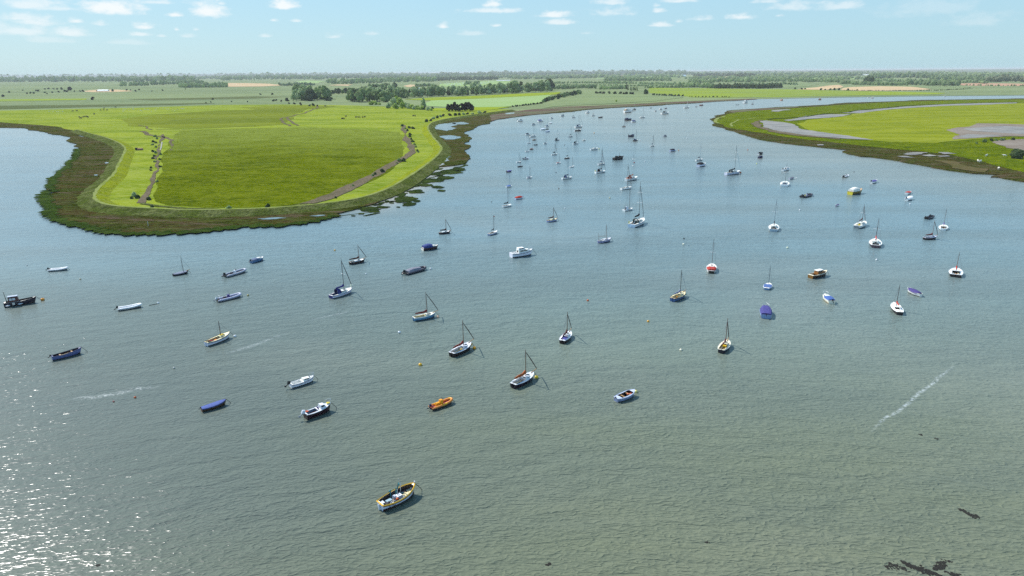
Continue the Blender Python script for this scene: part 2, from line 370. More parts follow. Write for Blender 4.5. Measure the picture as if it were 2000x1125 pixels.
G_reed = ground('reed_bed', (.165, .130, .092), (.125, .105, .07), (.075, .085, .035), 16, 1.3, (1, 1), .1, .4, .65, .3, .5)
G_track = ground('worn_track', (.22, .25, .09), (.17, .21, .05), None, 10, 1.5, (1, 1), 0, .4, .62, .05, .4)
G_dark = ground('rough_pasture', (.15, .18, .014), (.10, .13, .010), (.21, .24, .04), 120, 5, (.4, 1.5), .05, .4, .62, .1, .5)
G_olive = ground('dark_reeds', (.085, .11, .04), (.115, .135, .06), None, 90, 6, (.3, 1.5), 0, .4, .62, .1, .5)
G_lime = ground('lime_meadow', (.20, .27, .025), (.165, .225, .055), (.26, .30, .05), 160, 6, (.35, 1.5), .05, .4, .62, .1, .5)
G_mint = ground('young_crop', (.24, .345, .13), (.265, .36, .155), (.215, .31, .115), 200, 6, (.5, 1.5), .1, .4, .62, .05, .3)
G_gold = ground('mown_strip', (.24, .30, .015), (.205, .265, .03), None, 90, 5, (.4, 1.5), .1, .4, .62, .05, .35)
G_sage = ground('sage_crop', (.20, .25, .12), (.17, .22, .11), None, 140, 5, (.4, 1.5), .05, .4, .62, .1, .3)
G_tan = ground('stubble', (.52, .38, .22), (.46, .33, .20), (.44, .36, .22), 160, 6, (.5, 1.5), 0, .4, .62, .05, .3)
G_rust = ground('bare_soil', (.45, .27, .18), (.40, .25, .17), None, 160, 6, (.5, 1.5), 0, .4, .62, .05, .3)
G_isle = ground('isle_meadow', (.19, .22, .008), (.13, .165, .006), (.26, .28, .05), 30, 3, (.45, 1.4), .1, .4, .62, .12, .5)
G_rough = ground('rough_bank', (.165, .205, .004), (.10, .145, .004), (.045, .07, .003), 11, 1.5, (.6, 1.4), .1, .4, .6, .5, .85)
G_mud = ground('pink_mud', (.215, .185, .155), (.165, .135, .11), (.27, .24, .205), 24, 2.2, (.5, 1.4), 0, .4, .62, .08, .5)
G_brown = ground('brown_marsh', (.115, .092, .045), (.09, .085, .03), None, 20, 2, (.5, 1.4), 0, .4, .62, .2, .6)
SHORE = [(-600,245),(-200,247),(0,249),(50,250),(85,257),(118,263),(137,270),(147,280),(152,290),(156,299),(139,302),(157,307),(140,311),(128,322),(112,337),(100,348),(93,362),(90,370),(118,374),(90,380),(84,394),(107,400),(100,411),(98,421),(120,432),(150,438),(180,446),(205,453),(245,457),(300,455),(370,454),(430,447),(480,441),(540,441),(575,437),(620,431),(640,425),(666,420),(657,417),(690,409),(722,400),(748,388),(776,372),(800,357),(820,345),(835,333),(845,324),(862,325),(885,323),(910,319),(917,306),(910,298),(920,286),(905,280),(917,272),(915,263),(908,257),(935,245),(960,237),(985,231.5),(1020,226.5),(1080,220.5),(1140,214.5),(1180,211.5),(1250,207.5),(1320,203),(1400,199),(1480,194),(1540,192),(1620,190.3),(1700,189),(1850,187),(2000,186),(2400,183),(3200,178)]
INLAND = [(-600,240),(-200,240),(0,240),(110,244),(165,256),(243,291),(238,310),(222,345),(190,378),(200,400),(290,410),(470,412),(640,401),(750,376),(830,326),(860,294),(838,252),(880,232),(960,226),(1010,220),(1060,216),(1110,212),(1180,208.5),(1250,205),(1320,200.8),(1400,197),(1480,193),(1540,192),(1620,190.3),(1700,189),(1850,187),(2000,186),(2400,183),(3200,178)]
sheet('ground', INLAND, .35, G_far, .02, 2.2, [(42000, 3000), (42000, 40000), (-42000, 40000), (-42000, 1500)], 1.0, 'flat pale green farmland and marsh reaching to the horizon', 'ground')
# salt marsh round the peninsula
MARSH = SHORE[1:66] + [(1480,192.5),(1400,196),(1320,199.5),(1250,203),(1180,206.5),(1110,209.5),(1060,213),(1010,217),(960,220),(880,227),(825,246),(850,290),(815,325),(740,372),(640,396),(470,408),(290,406),(215,398),(200,385),(240,345),(260,292),(175,250),(110,239),(0,235),(-200,235)]
sheet('saltmarsh', MARSH, .42, G_salt, .09, 2.0, None, .45, 'dark weedy saltmarsh along the shore of the peninsula', 'saltmarsh')
G_edge = ground('shore_green', (.030, .058, .008), (.055, .090, .016), (.012, .022, .006), 7, .9, (.8, 1.4), 0, .4, .6, .3, .8)
ribbon('shore_weed', [(90,371),(86,386),(104,404),(100,421),(122,432),(150,438),(180,445.5),(205,452),(245,456),(300,454.5),(370,453),(430,446),(480,440),(540,440),(575,436),(620,430),(655,420)], 4.5, .5, G_edge, 'fringe of bright green weed along the near shore of the peninsula', None, 'structure', 2.0, .7)
ribbon('shore_weed', [(152,290),(150,303),(132,318),(114,335),(101,348),(95,362),(108,374)], 4.0, .5, G_edge, 'fringe of green weed along the left bay', None, 'structure', 2.0, .7)
FARM = [(960,236),(985,230.5),(1020,225.5),(1080,219.5),(1140,213.5),(1180,210.5),(1250,206.5),(1320,202),(1400,198),(1480,193.4),(1470,192.6),(1400,195),(1320,198.5),(1250,202),(1180,205.5),(1110,208),(1060,211.5),(1010,217),(960,224)]
sheet('mudbank', FARM, .5, G_salt2, .05, 3, None, .15, 'purple brown mud and marsh below the far shore', 'mudbank')
k = 0
for (cx, cy, w, h) in [(722,408,44,9),(747,404,26,5),(735,413,18,3),(775,379,48,10),(790,389,44,12),(812,374,34,8),(800,398,30,8),(845,352,48,9),(828,361,40,6),(855,365,26,5),(880,336,52,8),(870,347,36,7),(850,340,30,5),(815,392,16,4),(765,396,10,2),(778,404,8,2),(895,330,34,8),(862,372,18,4),(705,417,14,2.5),(690,421,10,2)]:
    pts = [(cx + w / 2 * math.cos(a * 6.283 / 10) * rng.uniform(.75, 1.1), cy + h / 2 * math.sin(a * 6.283 / 10) * rng.uniform(.7, 1.1)) for a in range(10)]
    sheet('marsh_islet', pts, .2, G_weed, .34, .9, None, .5)['label'] = 'low dark green islet of marsh in the shallows off the peninsula'
for i in range(46):      # ragged slivers of weed between the islets
    t = rng.random(); cx = 705 + 190 * t + rng.uniform(-14, 26); cy = 414 - 92 * t ** .9 + rng.uniform(-9, 12); w, h = rng.uniform(6, 26), rng.uniform(1.0, 2.6)
    pts = [(cx + w / 2 * math.cos(a * 6.283 / 8) * rng.uniform(.6, 1.2) + h * math.sin(a * 6.283 / 8), cy + h / 2 * math.sin(a * 6.283 / 8) * rng.uniform(.5, 1.2) - .08 * w * math.cos(a * 6.283 / 8)) for a in range(8)]
    sheet('marsh_islet', pts, .16, G_weed, .3, .8, None, .4)['label'] = 'thin sliver of dark weed in the shallows off the peninsula'
ribbon('weed_line', [(600,434),(626,431),(645,427),(665,421.5),(706,416.5),(735,414)], .8, .05, G_weed, 'thin dark line of weed curving through the shallows')
for pts in ([(849,250),(868,241),(888,240),(884,246),(893,250),(872,256),(858,253)],[(857,266),(880,264),(902,268),(888,272),(868,272)],[(848,320),(862,309),(884,305),(878,313),(868,320),(855,324)],[(860,300),(872,297),(880,301),(868,303)],[(875,240),(898,238),(916,241),(905,243),(885,242)],[(502,427),(530,424.8),(560,425.5),(540,427.5),(515,428.4)],[(604,421.5),(622,419.8),(636,420),(620,422.4)],[(184,341),(190,340.5),(191,342),(186,343)],[(204,317.5),(210,316.5),(211,318.5),(206,319.5)],[(986,221),(1004,219.5),(1004,222),(990,223)],[(192,366),(203,352),(216,338),(221,330),(224,331),(219,342),(207,355),(196,367)]):
    sheet('tidal_pool', pts, .53, WATER, .16, 1.2, None, .05)['label'] = 'pale pool of water lying in the saltmarsh'
# meadow of the peninsula
MEAD = [(150,256),(175,263),(215,273),(247,290),(241,308),(232,325),(225,345),(205,362),(188,378),(184,392),(195,402),(225,409),(290,413),(380,417),(470,415),(560,411),(640,403),(700,394),(750,378),(790,356),(830,328),(855,308),(864,293),(856,283),(845,270),(836,256),(838,247),(850,240),(880,233),(920,228),(960,222),(1000,214),(960,212),(840,211),(760,208),(690,206),(560,204),(420,205),(250,211),(0,216),(-400,222),(-500,236),(-200,236),(0,238.5),(60,243),(110,247)]
sheet('meadow', MEAD, .62, G_grass, .04, 4, None, .3, 'bright yellow-green grazing meadow on the peninsula', 'meadow')
def muddy(m):           # bare brown mud showing in patches
    nt = m.node_tree; pb = [n for n in nt.nodes if n.type == 'BSDF_PRINCIPLED'][0]; src = pb.inputs['Base Color'].links[0].from_socket
    a = nz(nt, npos(nt, (.03, .09, 1), .1, (4, 1, 0)), 1, 5, .7, 1.2); b = nz(nt, npos(nt, (.2, .7, 1), .1), 1, 4, .7, .5)
    f = mth(nt, 'MULTIPLY', ramp(nt, a, .50, .62), ramp(nt, b, .40, .62)); nt.links.new(mixc(nt, f, src, (.15, .105, .075, 1)), pb.inputs['Base Color'])
muddy(G_salt)
def far_paling(m):  # low-angle paling of the far grass, painted into its colour in patches
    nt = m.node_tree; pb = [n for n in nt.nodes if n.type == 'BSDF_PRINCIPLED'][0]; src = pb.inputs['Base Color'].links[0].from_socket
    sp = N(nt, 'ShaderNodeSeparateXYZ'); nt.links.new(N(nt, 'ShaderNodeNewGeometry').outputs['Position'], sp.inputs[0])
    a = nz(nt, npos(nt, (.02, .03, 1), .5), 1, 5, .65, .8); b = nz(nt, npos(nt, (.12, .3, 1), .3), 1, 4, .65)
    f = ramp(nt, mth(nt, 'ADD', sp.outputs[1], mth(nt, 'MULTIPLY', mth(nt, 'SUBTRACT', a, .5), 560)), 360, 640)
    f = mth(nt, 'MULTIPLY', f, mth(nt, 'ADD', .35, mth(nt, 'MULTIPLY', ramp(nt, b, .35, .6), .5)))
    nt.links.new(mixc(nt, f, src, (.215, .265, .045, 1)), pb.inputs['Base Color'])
far_paling(G_inner)
INNER = [(338,272),(330,290),(318,320),(306,350),(299,380),(305,394),(330,401),(400,405),(480,405),(560,401),(620,392),(660,380),(720,356),(770,326),(786,301),(783,280),(780,258),(700,252),(600,249),(500,250),(420,252),(350,255),(342,262)]
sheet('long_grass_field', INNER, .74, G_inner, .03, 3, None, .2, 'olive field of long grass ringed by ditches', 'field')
for name, pts, z, mt, lab in [
 ('pasture', [(250,246),(235,233),(300,224),(420,216),(560,212.5),(600,213),(575,224),(555,243),(500,247),(420,249),(340,251)], .70, G_dark, 'darker rough pasture behind the olive field'),
 ('pasture', [(470,209),(560,206),(660,207),(620,213),(560,212),(500,214)], .72, G_dark, 'thin strip of darker pasture below the round grove'),
 ('reed_strip', [(-300,214),(0,206.5),(150,205),(300,202.5),(400,201),(420,202),(330,205),(180,208.5),(60,212),(0,213.5),(-300,222)], .66, G_olive, 'long grey-green strip of reeds at the back of the meadow'),
 ('reed_strip', [(250,193.5),(380,191),(500,188),(560,189),(500,192),(380,194.5),(300,196)], .6, G_olive, 'thin dark strip of reeds across the pale marsh'),
 ('lime_strip', [(-300,196),(0,194),(170,192.5),(170,195),(0,198),(-300,202)], .6, G_lime, 'narrow lime strip in the pale marsh'),
 ('crop_field', [(835,207),(842,194),(900,191),(1000,186.5),(1085,182),(1062,200),(1010,206.5),(960,210),(900,210)], .8, G_mint, 'pale mint crop field in front of the long wood'),
 ('mown_strip', [(790,194),(842,190.5),(900,188.5),(1000,183.5),(1095,179.5),(1086,184.5),(1000,189),(900,194),(842,196)], .95, G_gold, 'yellow-green mown strip along the foot of the wood'),
 ('mown_strip', [(835,213),(900,209.5),(960,209),(1000,208.5),(960,214),(900,216.5),(850,216)], .95, G_gold, 'mown strip beside the dark conifers'),
 ('sage_field', [(1138,179),(1180,176),(1260,183.5),(1330,188),(1335,190),(1280,197.5),(1180,203),(1090,207),(1062,211),(1075,203),(1110,192)], .8, G_sage, 'broad grey-green field above the far shore'),
 ('lime_field', [(1262,171),(1400,173),(1560,175),(1700,178),(1850,181.5),(1830,184),(1700,186),(1580,188),(1500,190),(1420,190.5),(1350,190),(1335,187),(1275,182)], .7, G_lime, 'lime green meadow beside the upper river'),
 ('stubble_field', [(1555,174.5),(1600,169.5),(1636,165.8),(1645,168),(1642,172),(1610,175.5)], .9, G_tan, 'tan stubble field with a rounded top'),
 ('stubble_field', [(1640,175.5),(1660,170),(1720,168.4),(1780,169.5),(1820,174),(1800,175.8),(1740,177),(1680,177)], .95, G_tan, 'wide tan stubble field above the lime meadow'),
 ('sage_field', [(1500,168),(1540,161.5),(1600,164),(1540,171.5)], .9, G_sage, 'small grey field before the first stubble field'),
 ('sage_field', [(1790,167),(1880,168.5),(1900,173),(1840,175.5),(1810,172)], .9, G_sage, 'small grey-green field at the end of the stubble'),
 ('bare_field', [(1868,163),(1920,162.3),(2000,163.5),(2100,164),(2100,168),(2000,167.8),(1920,167.5),(1880,166.5)], .9, G_rust, 'reddish bare field before the conifer wood'),
 ('stubble_field', [(1350,153.2),(1372,150.4),(1430,150),(1436,153.4),(1400,154)], .9, G_tan, 'distant tan field under dark pines'),
 ('stubble_field', [(425,165.5),(440,162),(490,162.4),(560,166.3),(510,168.8),(450,169.3)], .9, G_tan, 'distant tan field beside the low wood'),
 ('stubble_field', [(640,166.5),(660,165),(690,165),(682,167.6)], .9, G_tan, 'small far tan field behind the grove'),
 ('stubble_field', [(788,168),(800,165.2),(812,165.5),(808,169.5),(795,170)], .9, G_tan, 'tiny tan field glimpsed over the wood'),
 ('pale_field', [(840,170),(860,164),(900,161),(962,157.5),(1000,158.5),(1020,162.5),(960,167),(900,168.5)], .9, G_mint, 'pale green field dotted with white huts'),
 ('pale_field', [(1130,164.5),(1180,161),(1310,160),(1335,163),(1250,166),(1180,166.5)], .9, G_sage, 'grey-green field beyond the poplars'),
 ('pale_field', [(575,159),(600,157),(635,158.5),(620,162),(590,162.4)], .9, G_mint, 'far pale green field on a low rise'),
 ('pale_field', [(1160,153),(1200,149.5),(1310,149.6),(1320,152.6),(1230,154)], .9, G_mint, 'far pale field beneath the woods'),
 ('pale_field', [(1560,153),(1600,150.4),(1670,151),(1660,155),(1600,156)], .9, G_mint, 'far pale field left of the white sheds'),
 ('sandy_patch', [(160,178),(190,175),(230,175),(260,178),(220,179.5),(180,180)], .6, G_tan, 'bare sandy patch in the pale marsh'),
]:
    sheet(name, pts, z, mt, .03, 6, None, .3, lab, 'field')
# ditches and reed beds
for path, w, lab in [([(318,262),(313,275),(308,292),(305,306),(306,320),(301,342),(293,365),(283,383),(275,396)], [5,6,8,8,7,10,15,20,24], 'brown reed filled ditch along the bright bank'),
 ([(788,244),(791,256),(793,268),(799,280),(806,294),(797,304),(775,316),(740,337),(700,358),(660,377),(630,389),(600,397)], [6,10,12,12,12,18,26,32,36,40,44,40], 'pinkish brown reed filled ditch round the olive field'),
 ([(262,256),(278,256),(294,264),(318,267),(336,273),(337,283),(334,293)], [20,20,18,16,10,9,8], 'short curved bed of pale reeds')]:
    sheet('reed_ditch', strip_px(path, [v * .72 for v in w]), .82, G_reed, .045, 1.5, None, .1, lab, 'ditch')
ribbon('reed_ditch', [(276,397),(310,402),(360,406.5),(440,409),(520,407.5),(600,398)], 2.2, .84, G_bankout, 'dark ditch at the foot of the near bank', 'ditch')
ribbon('ditch', [(500,245.5),(450,248),(400,250),(350,253.5),(305,253)], 1.6, .8, G_olive, 'thin grey ditch behind the olive field', 'ditch')
ribbon('ditch', [(622,207),(596,221),(570,227),(560,229),(572,240),(582,245)], 2.6, .85, G_reed, 'crooked brown ditch across the meadow', 'ditch')
ribbon('ditch', [(556,229),(548,232),(556,241),(566,246)], 2.6, .85, G_reed, 'short brown ditch beside the crooked one', 'ditch')
ribbon('ditch', [(550,228.5),(480,229),(400,231),(330,236)], 1.4, .82, G_sage, 'long thin ditch across the darker pasture', 'ditch')
ribbon('ditch', [(270,244),(285,246.5),(296,253)], 1.6, .85, G_reed, 'short ditch bending by the end of the bank', 'ditch')
sheet('ditch_water', [(315,277),(317.5,277),(316,288),(313.5,293.5),(312,293),(314,285)], .86, POOL, 0, 1, None, .05, 'sliver of pale water in the reed ditch', 'water')
# sea wall bank: a real ridge with a flat crest
def bank(name, path, hgt, lab):
    pts = [at(x, y, .6).xy for x, y in path]
    # smooth
    for _ in range(3):
        q = [pts[0]]
        for a, b in zip(pts, pts[1:]): q += [a * .75 + b * .25, a * .25 + b * .75]
        pts = q + [pts[-1]]
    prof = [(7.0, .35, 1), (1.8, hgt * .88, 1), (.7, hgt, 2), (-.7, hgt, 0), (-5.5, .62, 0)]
    m = MB(); rings = []
    for i, p in enumerate(pts):
        t = (pts[min(i + 1, len(pts) - 1)] - pts[max(i - 1, 0)]).normalized(); nn = Vector((-t.y, t.x))
        j = [rng.uniform(-.3, .3) for _ in prof]
        rings.append([(p.x + nn.x * (d + e), p.y + nn.y * (d + e), max(.3, z + e * .3)) for (d, z, _), e in zip(prof, j)])
    n = len(prof)
    for k in range(n - 1):
        m.add([r[k] for r in rings] + [r[k + 1] for r in rings], [(i, i + 1, i + 1 + len(rings), i + len(rings)) for i in range(len(rings) - 1)], prof[k][2])
    return tag(m.build(name, [G_bank, G_bankout, G_track]), lab, 'embankment', None, 'structure')
bank('embankment', [(1000,216),(960,221),(880,232),(846,240),(836,247),(836,256),(845,270),(857,284),(864,294),(855,308),(830,328),(790,356),(750,378),(700,394),(640,403),(560,411),(470,415),(380,417),(290,413),(225,409),(195,402),(184,392),(188,378),(205,362),(225,345),(232,325),(241,308),(248,290),(215,273),(175,263),(152,256)], 2.0, 'grassy sea bank curving round the peninsula')
ribbon('stone_edge', [(840,244),(836,256),(846,272),(858,286),(866,296)], 1.6, 1.05, G_track, 'pale stone edge at the bend of the bank', 'stone edge')
# isle on the right
ISLE = [(1386,232),(1395,226),(1420,216),(1450,213.5),(1500,210.5),(1560,207),(1650,200.5),(1800,195),(2000,192),(2500,188),(2900,187),(2900,400),(2300,375),(2000,354),(1950,345.5),(1935,345),(1955,341),(1900,338),(1860,333),(1800,322),(1757,314),(1700,306),(1680,305),(1645,296),(1660,292),(1640,291),(1560,283),(1500,275),(1450,262),(1400,247)]
sheet('saltmarsh', ISLE, .4, G_salt, .07, 2.4, None, .6, 'dark saltmarsh edge of the low isle across the river', 'saltmarsh')
sheet('mudbank', [(1420,217),(1450,214),(1500,211),(1560,207.5),(1556,209.5),(1500,214.5),(1460,217),(1430,220)], .5, G_salt2, .06, 3, None, .1, 'brown mud at the upper tip of the isle', 'mudbank')
sheet('isle_meadow', [(1394,236),(1408,227),(1440,219),(1480,215.5),(1560,210.5),(1660,203.5),(1800,197.5),(2000,194),(2900,189),(2900,330),(2300,345),(2000,336),(1960,326),(1900,311),(1850,300),(1760,292),(1640,279),(1540,268),(1470,257),(1415,247)], .6, G_rough, .06, 2.5, None, .3, 'rough bright green bank grass round the isle', 'meadow')
sheet('isle_meadow', [(1556,241),(1580,234),(1640,228),(1700,216),(1800,208.5),(1900,203.5),(2000,201),(2900,194),(2900,250),(2300,258),(2000,262),(1900,272),(1830,279),(1740,277.5),(1660,269),(1600,258),(1570,250)], .72, G_isle, .05, 3, None, .2, 'flat yellow-green meadow inside the isle', 'meadow')
for pts, lab in [([(1483,237),(1495,235),(1540,240),(1552,243),(1565,252),(1610,258.5),(1660,265),(1706,273),(1650,270.5),(1580,265),(1520,256),(1490,248)], 'broad pale lagoon at the near side of the isle'),
 ([(1530,234.5),(1570,227),(1620,223),(1662,223),(1640,227.5),(1580,232),(1540,236)], 'short pale lagoon in the middle of the isle'),
 ([(1640,220.5),(1700,214.5),(1760,208.5),(1860,202.6),(1985,200),(1985,201.5),(1860,206),(1760,212),(1700,218),(1680,221)], 'long narrow lagoon along the far bank of the isle')]:
    sheet('lagoon', pts, .86, POOL, .05, 2, None, .05, lab, 'lagoon')
ribbon('dark_edge', [(1500,233),(1560,229),(1610,222),(1660,219),(1720,211.5),(1800,204.5),(1900,200.6),(1990,199.4)], 4, .92, G_weed, 'dark edge of the narrow lagoons', 'edge')
sheet('reed_patch', [(1470,243),(1474,238),(1484,234),(1490,235),(1484,240),(1486,247),(1500,252),(1560,262),(1640,270),(1640,272),(1560,265),(1500,256),(1478,249)], .9, G_reed, .08, 2, None, .1, 'pinkish reed fringe round the broad lagoon', 'reeds')
sheet('mud_flat', [(1848,254),(1895,247),(1905,241),(1940,241),(2000,243),(2400,243),(2400,270),(2100,264),(1960,266),(1862,272),(1876,263)], .86, G_mud, .08, 2.5, None, .1, 'pink mud flat on the isle', 'mud flat')
sheet('lagoon', [(1882,251),(1960,246),(2000,248),(2400,252),(2400,262),(2000,261.5),(1960,259.5),(1900,255.5)], .92, POOL, .05, 2, None, .04, 'wide pool in the pink mud flat', 'lagoon')
sheet('lagoon', [(1872,267),(1890,262),(1960,263.5),(1930,266.5),(1890,269.5)], .92, POOL, .06, 2, None, .04, 'small pool beside the pink mud flat', 'lagoon')
sheet('mud_flat', [(1940,276),(2000,271.5),(2150,275),(2150,292),(2000,293),(1965,288)], .8, G_mud, .08, 2, None, .1, 'brown mud flat behind the bushes on the isle', 'mud flat')
sheet('brown_marsh', [(1820,312),(1860,314),(1930,330),(1925,337),(1860,328)], .66, G_brown, .1, 2, None, .1, 'brown marsh patch near the isle shore', 'marsh')
for pts in ([(1764,301),(1790,297),(1812,297.5),(1800,301),(1772,302.5)],[(1800,303),(1815,301),(1830,303.5),(1815,305)],[(1832,297),(1850,297),(1868,300),(1845,301)],[(1751,305),(1770,304.5),(1788,308),(1765,307)],[(1830,304),(1850,303.5),(1856,305),(1838,306)],[(1505,217.5),(1530,213.5),(1545,214),(1525,218)],[(1596,282),(1610,281.5),(1609,283.5),(1598,284)]):
    sheet('tidal_pool', pts, .74, POOL, .12, 1.4, None, .05)['label'] = 'pale pool in the saltmarsh of the isle'
ribbon('creek', [(1405,241),(1398,236),(1404,230),(1414,226.5)], 3.2, .7, G_track, 'pale curved path at the tip of the isle', 'path')
ribbon('creek', [(1428,247),(1430,240),(1440,234),(1475,230)], 2.2, .7, G_track, 'thin pale curved path on the isle', 'path')
# far rise behind everything
def hills():
    m = MB(); nx = 160
    rows = []
    for j, y in enumerate((9500, 12500, 16000, 21000, 28000, 38000)):
        row = []
        for i in range(nx + 1):
            x = -34000 + 68000 * i / nx
            g = noise.noise((x * .00025, y * .0002, 1)) * 10 + noise.noise((x * .001, y * .0008, 4)) * 5
            side = min(1, max(0, (x / y + .62) / .5))
            z = (0, 9, 18, 27, 33, 30)[j] * (.25 + .75 * side) + g * (0 if j == 0 else 1) * side
            row.append((x, y, max(.2, z) if j else .2))
        rows.append(row)
    m.loft(rows, 0, False)
    return m
G_hill = ground('wooded_rise', (.045, .07, .03), (.085, .115, .05), (.16, .19, .09), 900, 120, (.35, 1.2), 0, .35, .6, 0, .5)
tag(hills().build('hills', G_hill, None, True), 'low wooded rise along the horizon', 'hills', None, 'structure')
# ================================================================== trees and bushes
F_mid = foliage('leaves_green', (.15, .215, .085), (.26, .335, .15), 5)
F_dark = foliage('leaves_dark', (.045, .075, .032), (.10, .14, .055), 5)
F_pale = foliage('leaves_pale', (.27, .35, .19), (.38, .46, .26), 5)
F_lime = foliage('leaves_lime', (.24, .33, .06), (.34, .42, .10), 4)
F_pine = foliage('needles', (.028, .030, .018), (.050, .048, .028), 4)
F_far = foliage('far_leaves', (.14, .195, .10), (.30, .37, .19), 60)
BARK = ground('bark', (.10, .08, .06), (.07, .055, .04), None, 1, .3, (1, 1), 0, .4, .6, .02)
def ico(c, r, sz, j, sub=1):
    bm = bmesh.new(); bmesh.ops.create_icosphere(bm, subdivisions=sub, radius=1)
    vs = []
    for v in bm.verts:
        k = 1 + rng.uniform(-j, j)
        vs.append((c[0] + v.co.x * r * k, c[1] + v.co.y * r * k, c[2] + v.co.z * r * sz * k))
    bm.verts.ensure_lookup_table(); fs = [[v.index for v in f.verts] for f in bm.faces]; bm.free()
    return vs, fs
def crown(h, w, lobes, leaves, shape=1.0, base=.25, leaf=.07):
    """uneven crown: jittered clumps plus many loose leaf sprays"""
    m = MB()
    cs = []
    for i in range(lobes):
        a = rng.uniform(0, 6.283); t = rng.uniform(0, 1); z = h * (base + (1 - base) * t * .86)
        rr = w * .5 * (1 - .75 * t ** 1.6 * shape) * rng.uniform(.35, .75)
        r = w * rng.uniform(.17, .29) * (1.15 - .45 * t)
        cs.append(((math.cos(a) * rr, math.sin(a) * rr, z), r))
        m.add(*ico(cs[-1][0], r, rng.uniform(.8, 1.15), .22, 2 if lobes < 14 else 1))
    for i in range(leaves):
        c, r = rng.choice(cs)
        d = Vector((rng.gauss(0, 1), rng.gauss(0, 1), rng.gauss(0.3, 1))).normalized()
        p = Vector(c) + d * r * rng.uniform(.9, 1.35)
        u = Vector((rng.gauss(0, 1), rng.gauss(0, 1), rng.gauss(0, 1))).normalized(); v = u.cross(d).normalized(); u = v.cross(d + v * rng.uniform(-.6, .6)).normalized()
        s = h * leaf * rng.uniform(.5, 1.1)
        m.add([p - u * s, p + v * s * .7, p + u * s, p - v * s * .7], [(0, 1, 2, 3)])
    return m
def trunk(h, r, top=.55):
    m = MB(); m.tube([(0, 0, -.3), (r * .3, 0, h * .25), (0, r * .5, h * top)], [r * 1.3, r, r * .45], 7)
    for a in (0.4, 2.4, 4.5):
        m.tube([(0, 0, h * .28), (math.cos(a) * h * .09, math.sin(a) * h * .09, h * .45), (math.cos(a) * h * .17, math.sin(a) * h * .17, h * .6)], [r * .6, r * .4, r * .15], 5)
    return m
KIND = {}
def kind(k, n, fn, tr):
    KIND[k] = [(fn().mesh(k + '_crown', []), trunk(*tr).mesh('trunk', BARK)) for _ in range(n)]
kind('oak', 4, lambda: crown(12, 12, 12, 150), (12, .35))
kind('tall', 3, lambda: crown(16, 9, 13, 150, .9, .15), (16, .35))
kind('poplar', 2, lambda: crown(16, 4.6, 11, 120, .7, .06), (16, .3))
kind('pine', 3, lambda: crown(12, 9, 11, 160, .6, .22, .06), (12, .35))
kind('bush', 4, lambda: crown(2.5, 3.6, 8, 80, .8, .05, .12), (2.5, .12))
def mesh_with(me, mat):
    key = (me.name, mat.name)
    if key not in MATS:
        c = me.copy(); c.materials.clear(); c.materials.append(mat); MATS[key] = c
    return MATS[key]
def tree(k, pos, hgt, mat, name, label, cat, group, parts=True, wid=1.0):
    cm, tm = rng.choice(KIND[k]); h0 = {'oak': 12, 'tall': 16, 'poplar': 16, 'pine': 12, 'bush': 2.5}[k]
    s = hgt / h0
    root = empty(name, pos, rng.uniform(0, 6.28), label, cat, group) if parts else None
    c = link(bpy.data.objects.new('crown' if parts else name, mesh_with(cm, mat)), root)
    sc = (s * wid * rng.uniform(.9, 1.12), s * wid * rng.uniform(.9, 1.12), s)
    if parts:
        root.scale = sc
        link(bpy.data.objects.new('trunk', tm), root)
    else:
        c.location = pos; c.scale = sc; c.rotation_euler.z = rng.uniform(0, 6.28); tag(c, label, cat, group)
def px2m(px, y, n): return n * (at(px, y).y * math.cos(TILT) + H * math.sin(TILT)) / F
def grove(pts, k, mats, hpx, name, label, cat, group, jit=(3, .8), parts=True, wid=1.0):
    for (x, y, *r) in pts:
        x += rng.uniform(-jit[0], jit[0]); y += rng.uniform(-jit[1], jit[1])
        h = (r[0] if r else hpx) * rng.uniform(.82, 1.12)
        kk = rng.choice(k) if isinstance(k, (list, tuple)) else k
        tree(kk, at(x, y, .5), px2m(x, y, h), rng.choice(mats), name, label, cat, group, parts, wid)
def along(path, n, rows=1, dy=2.0):
    out = []
    Ls = [math.hypot(b[0] - a[0], (b[1] - a[1]) * 3) for a, b in zip(path, path[1:])]; T = sum(Ls)
    for i in range(n):
        t = (i + .5) / n * T; j = 0
        while j < len(Ls) - 1 and t > Ls[j]: t -= Ls[j]; j += 1
        f = t / Ls[j]; a, b = path[j], path[j + 1]
        out.append((a[0] + (b[0] - a[0]) * f, a[1] + (b[1] - a[1]) * f - (i % rows) * dy))
    return out
# round grove on the left
grove(along([(574, 196.8), (640, 196)], 18, 3, 1.6), ['tall', 'oak'], [F_mid, F_mid, F_dark, F_pale], 24, 'broadleaf_tree', 'dark green tree in the rounded grove standing alone on the marsh', 'tree', 'trees of the rounded grove', wid=1.0)
grove([(563, 197, 6), (643, 196, 9), (648, 196.5, 7)], 'bush', [F_dark], 6, 'bush', 'dark bush at the end of the rounded grove', 'bush', 'bushes by the rounded grove')
grove(along([(648, 184.5), (720, 181)], 16, 2, 1.2), 'oak', [F_dark, F_mid], 10, 'broadleaf_tree', 'tree in the low belt between the rounded grove and the long wood', 'tree', 'trees of the low belt', jit=(2, .5))
